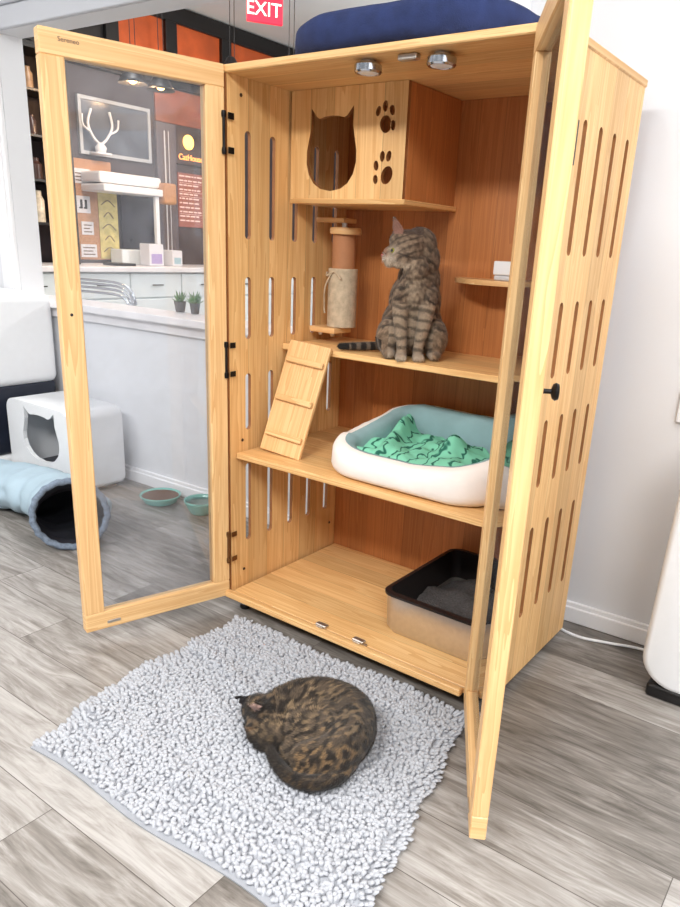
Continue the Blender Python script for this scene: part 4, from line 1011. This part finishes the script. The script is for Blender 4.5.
# dark wall shelf of goods seen between jamb and door
rk = thing('wall_rack', (-4.1, 1.85, 1.0), 'tall black rack of dark goods standing behind the left jamb', 'rack')
bm = NB()
for z in (1.30, 1.62, 1.94, 2.26, 2.55): board(bm, -4.28, -3.98, 1.3, 2.15, z, z+.02, bev=.002)
for y in (1.3, 2.13): board(bm, -4.28, -3.98, y, y+.02, 1.0005, 2.57, bev=.002)
fin('frame', bm, BLACK, rk)
cols_ = [(70, 110, 130), (150, 120, 90), (190, 200, 205), (60, 40, 36), (140, 70, 50), (90, 130, 120), (200, 190, 170), (40, 50, 66)]
mats_ = [plain('jar_colour', c, .3, var=.3, nscale=25) for c in cols_]; rnd = random.Random(11)
spots = ('top', 'second', 'third', 'bottom')
for si, z in enumerate((2.28, 1.96, 1.64, 1.32)):
    for k in range(5):
        y = 1.42+.15*k; r = rnd.uniform(.035, .055); h = rnd.uniform(.12, .24); mi = rnd.randrange(8)
        bm = NB(); lathe(bm, [(0, z+.0005), (r, z+.0005), (r, z+h*.7), (r*.6, z+h*.85), (r*.6, z+h), (0, z+h)], (-4.08, y, 0), 14)
        cn = ('teal', 'tan', 'pale grey', 'dark brown', 'rust', 'sea green', 'cream', 'dark blue')[mi]
        tag(fin('jar', bm, mats_[mi], loc=(-4.08, y, z), smooth=True, autos=.6), '%s jar on the black rack, %s shelf, %s' % (cn, ('second', 'third', 'fourth', 'lowest')[si], ('leftmost', 'second from left', 'in the middle', 'second from right', 'rightmost')[k]), 'jar', 'jars on the black rack')
tb = thing('rainbow_toy', (-3.85, 1.93, 1.0005), 'rainbow striped toy with an orange top on the counter behind the left jamb', 'toy')
for k, c in enumerate(((104, 60, 170), (40, 90, 200), (60, 170, 80), (240, 220, 60), (240, 130, 40), (225, 60, 40))):
    bm = NB(); lathe(bm, [(0, 1.0005+.045*k), (.055-.004*k, 1.0005+.045*k), (.060-.004*k, 1.0225+.045*k), (.055-.004*k, 1.0450+.045*k), (0, 1.0450+.045*k)], (-3.85, 1.95, 0), 18)
    fin('band', bm, plain('toy_band', c, .6), tb, smooth=True)
# pendant lamps, exit sign and an added fill globe
gl_ = thing('added_fill_globe', (-.8, 3.6, 2.55), 'white glowing globe added out of sight behind the cabinet to brighten the far ceiling', 'lamp')  # unseen glowing globe, added to lift the dark far ceiling
bm = NB(); bmesh.ops.create_uvsphere(bm, u_segments=24, v_segments=14, radius=.12); bmesh.ops.translate(bm, vec=(-.8, 3.6, 2.55), verts=bm.verts); fin('globe', bm, DIFF, gl_, smooth=True)
bm = NB(); tube(bm, [(-.8, 3.6, 2.66), (-.8, 3.6, FZ)], .006, 8); fin('cord', bm, BLACK, gl_)
def pendant(x, y, zb, label):
    t = thing('pendant_lamp', (x, y, zb), label, 'lamp', 'pendant lamps in the far room')
    bm = NB(); tube(bm, [(x-.012, y, zb+.12), (x-.012, y, FZ)], .003, 6); tube(bm, [(x+.02, y+.02, zb+.12), (x+.02, y+.02, FZ)], .003, 6); fin('cord', bm, BLACK, t)
    bm = NB(); lathe(bm, [(.02, zb+.13), (.035, zb+.12), (.09, zb+.03), (.11, zb), (.105, zb), (.085, zb+.03), (.03, zb+.11)], (x, y, 0), 24); fin('shade', bm, BLACK, t, smooth=True)
    bm = NB(); bmesh.ops.create_uvsphere(bm, u_segments=16, v_segments=10, radius=.035); bmesh.ops.translate(bm, vec=(x, y, zb+.035), verts=bm.verts); fin('bulb', bm, BULB, t, smooth=True)
pendant(-3.30, 2.24, 2.33, 'pendant lamp glowing warm through the top of the left door glass'); pendant(-3.30, 2.50, 2.33, 'pendant lamp just right of the warmest one, through the door glass')
o = wallbox('wall_panel', 3.24, 4.3, 2.28, 2.57, plain('rust_panel', (150, 84, 58), .6, var=.3, nscale=6), 'rust brown wall panel above the glowing lettered sign', 'panel', .02)
og = thing('branch_ornament', (-4.2, 2.55, 2.0), 'white branching ornament in front of the grey framed panel', 'ornament')
bm = NB()
for k, (y0, hh) in enumerate(((2.52, .0), (2.62, .0))):
    sg = -1 if k == 0 else 1
    tube(bm, spline([(-4.2, 2.57, 1.98), (-4.2, 2.57+sg*.07, 2.04), (-4.19, 2.57+sg*.12, 2.14), (-4.18, 2.57+sg*.09, 2.25)], 5), .011, 7)
    tube(bm, spline([(-4.2, 2.57+sg*.10, 2.08), (-4.19, 2.57+sg*.17, 2.12), (-4.18, 2.57+sg*.18, 2.20)], 5), .009, 7)
lathe(bm, [(0, 1.92), (.04, 1.92), (.05, 1.96), (.02, 2.0), (0, 2.0)], (-4.2, 2.57, 0), 16); board(bm, -4.2698, -4.14, 2.5, 2.64, 1.905, 1.92, bev=.003)
fin('branches', bm, WHITEP, og, smooth=True)
pendant(-2.55, 3.15, 2.25, 'pendant lamp whose twin cords show just left of the cabinet roof')
pendant(-3.35, 3.3, 2.6, 'pendant lamp whose twin cords cross the orange transoms')
ex = thing('exit_sign', (-2.63, 2.95, 2.90), 'red EXIT sign hanging under the grey ceiling of the far room', 'sign')
dv = Vector((.58, .81, 0)).normalized(); ME = Matrix.Translation((-2.63, 2.95, 2.90)) @ Matrix.Rotation(math.atan2(dv.y, dv.x), 4, 'Z')
bm = NB(); board(bm, -.135, .135, -.012, .02, -.085, .085, bev=.004, M=ME); fin('housing', bm, EXITR, ex)
fin('letters', text_bm('EXIT', .13, ME @ Matrix.Translation((-.01, -.0135, 0)) @ Matrix.Rotation(PI/2, 4, 'X'), .002), EXITW, ex)
bm = NB(); tube(bm, [ME @ Vector((0, .0, .085)), ME @ Vector((0, .0, FZ-2.902))], .006, 8); fin('stem', bm, WHITEP, ex)
# ---------------------------------------------------------------- light
def ceil_panel(x, y, z, sx, sy, label, power, col=(1, .98, .95)):
    t = thing('ceiling_light', (x, y, z), label, 'ceiling light', 'ceiling light panels')
    bm = NB(); board(bm, x-sx/2-.02, x+sx/2+.02, y-sy/2-.02, y+sy/2+.02, z-.012, z-.001, bev=.002); fin('frame', bm, TRIM, t)
    bm = NB(); board(bm, x-sx/2, x+sx/2, y-sy/2, y+sy/2, z-.018, z-.0125, bev=.001); fin('diffuser', bm, DIFF, t)
    l = bpy.data.lights.new('panel_glow', 'AREA'); l.shape = 'RECTANGLE'; l.size = sx; l.size_y = sy; l.energy = power; l.color = col
    o = bpy.data.objects.new('panel_glow', l); o.location = (0, 0, -.03); COL.objects.link(o); o.parent = t
LP = [(1.1, -2.9, 120), (2.9, -2.3, 75), (-1.0, -2.9, 60), (2.4, -.6, 26), (-1.9, -.9, 16)]
for k, (x, y, e) in enumerate(LP): ceil_panel(x, y, CZ, 1.2, .6, 'ceiling light panel of the near room', e)
for k, (x, y) in enumerate(((-2.6, 1.9), (-1.0, 4.6))): ceil_panel(x, y, FZ, 1.2, .6, 'ceiling light panel of the far room', 26)
for (x, y, z, e, cc) in ((-3.3, 2.24, 2.33, 26, (1, .62, .32)), (-2.55, 3.15, 2.22, 12, (1, .62, .32)), (-.8, 3.6, 2.40, 130, (1, .97, .93)), (-3.35, 3.3, 2.57, 14, (1, .62, .32))):  # the white one is added fill light under the unseen globe
    l = bpy.data.lights.new('bulb_and_fill_glow', 'POINT'); l.energy = e; l.color = cc; l.shadow_soft_size = .05
    o = bpy.data.objects.new('bulb_and_fill_glow', l); o.location = (x, y, z-.03); COL.objects.link(o)
wd = bpy.data.worlds.new('World'); bpy.context.scene.world = wd; wd.use_nodes = True
bg = wd.node_tree.nodes['Background']; bg.inputs[0].default_value = (.93, .96, 1, 1); bg.inputs[1].default_value = .22
# ---------------------------------------------------------------- camera
cd = bpy.data.cameras.new('Camera'); cam = bpy.data.objects.new('Camera', cd); COL.objects.link(cam)
cam.location = (1.73, -1.6581, 1.2615); cam.rotation_euler = (1.2466, -.0495, .6264)
cd.sensor_fit = 'VERTICAL'; cd.sensor_height = 24; cd.lens = 724.9*24/907
cd.shift_x = -24.85/907; cd.shift_y = 36.81/907; cd.clip_start = .02
sc = bpy.context.scene; sc.camera = cam
sc.view_settings.view_transform = 'Standard'; sc.view_settings.look = 'None'; sc.view_settings.gamma = 1; sc.view_settings.use_curve_mapping = False
sc.view_settings.exposure = 0.17
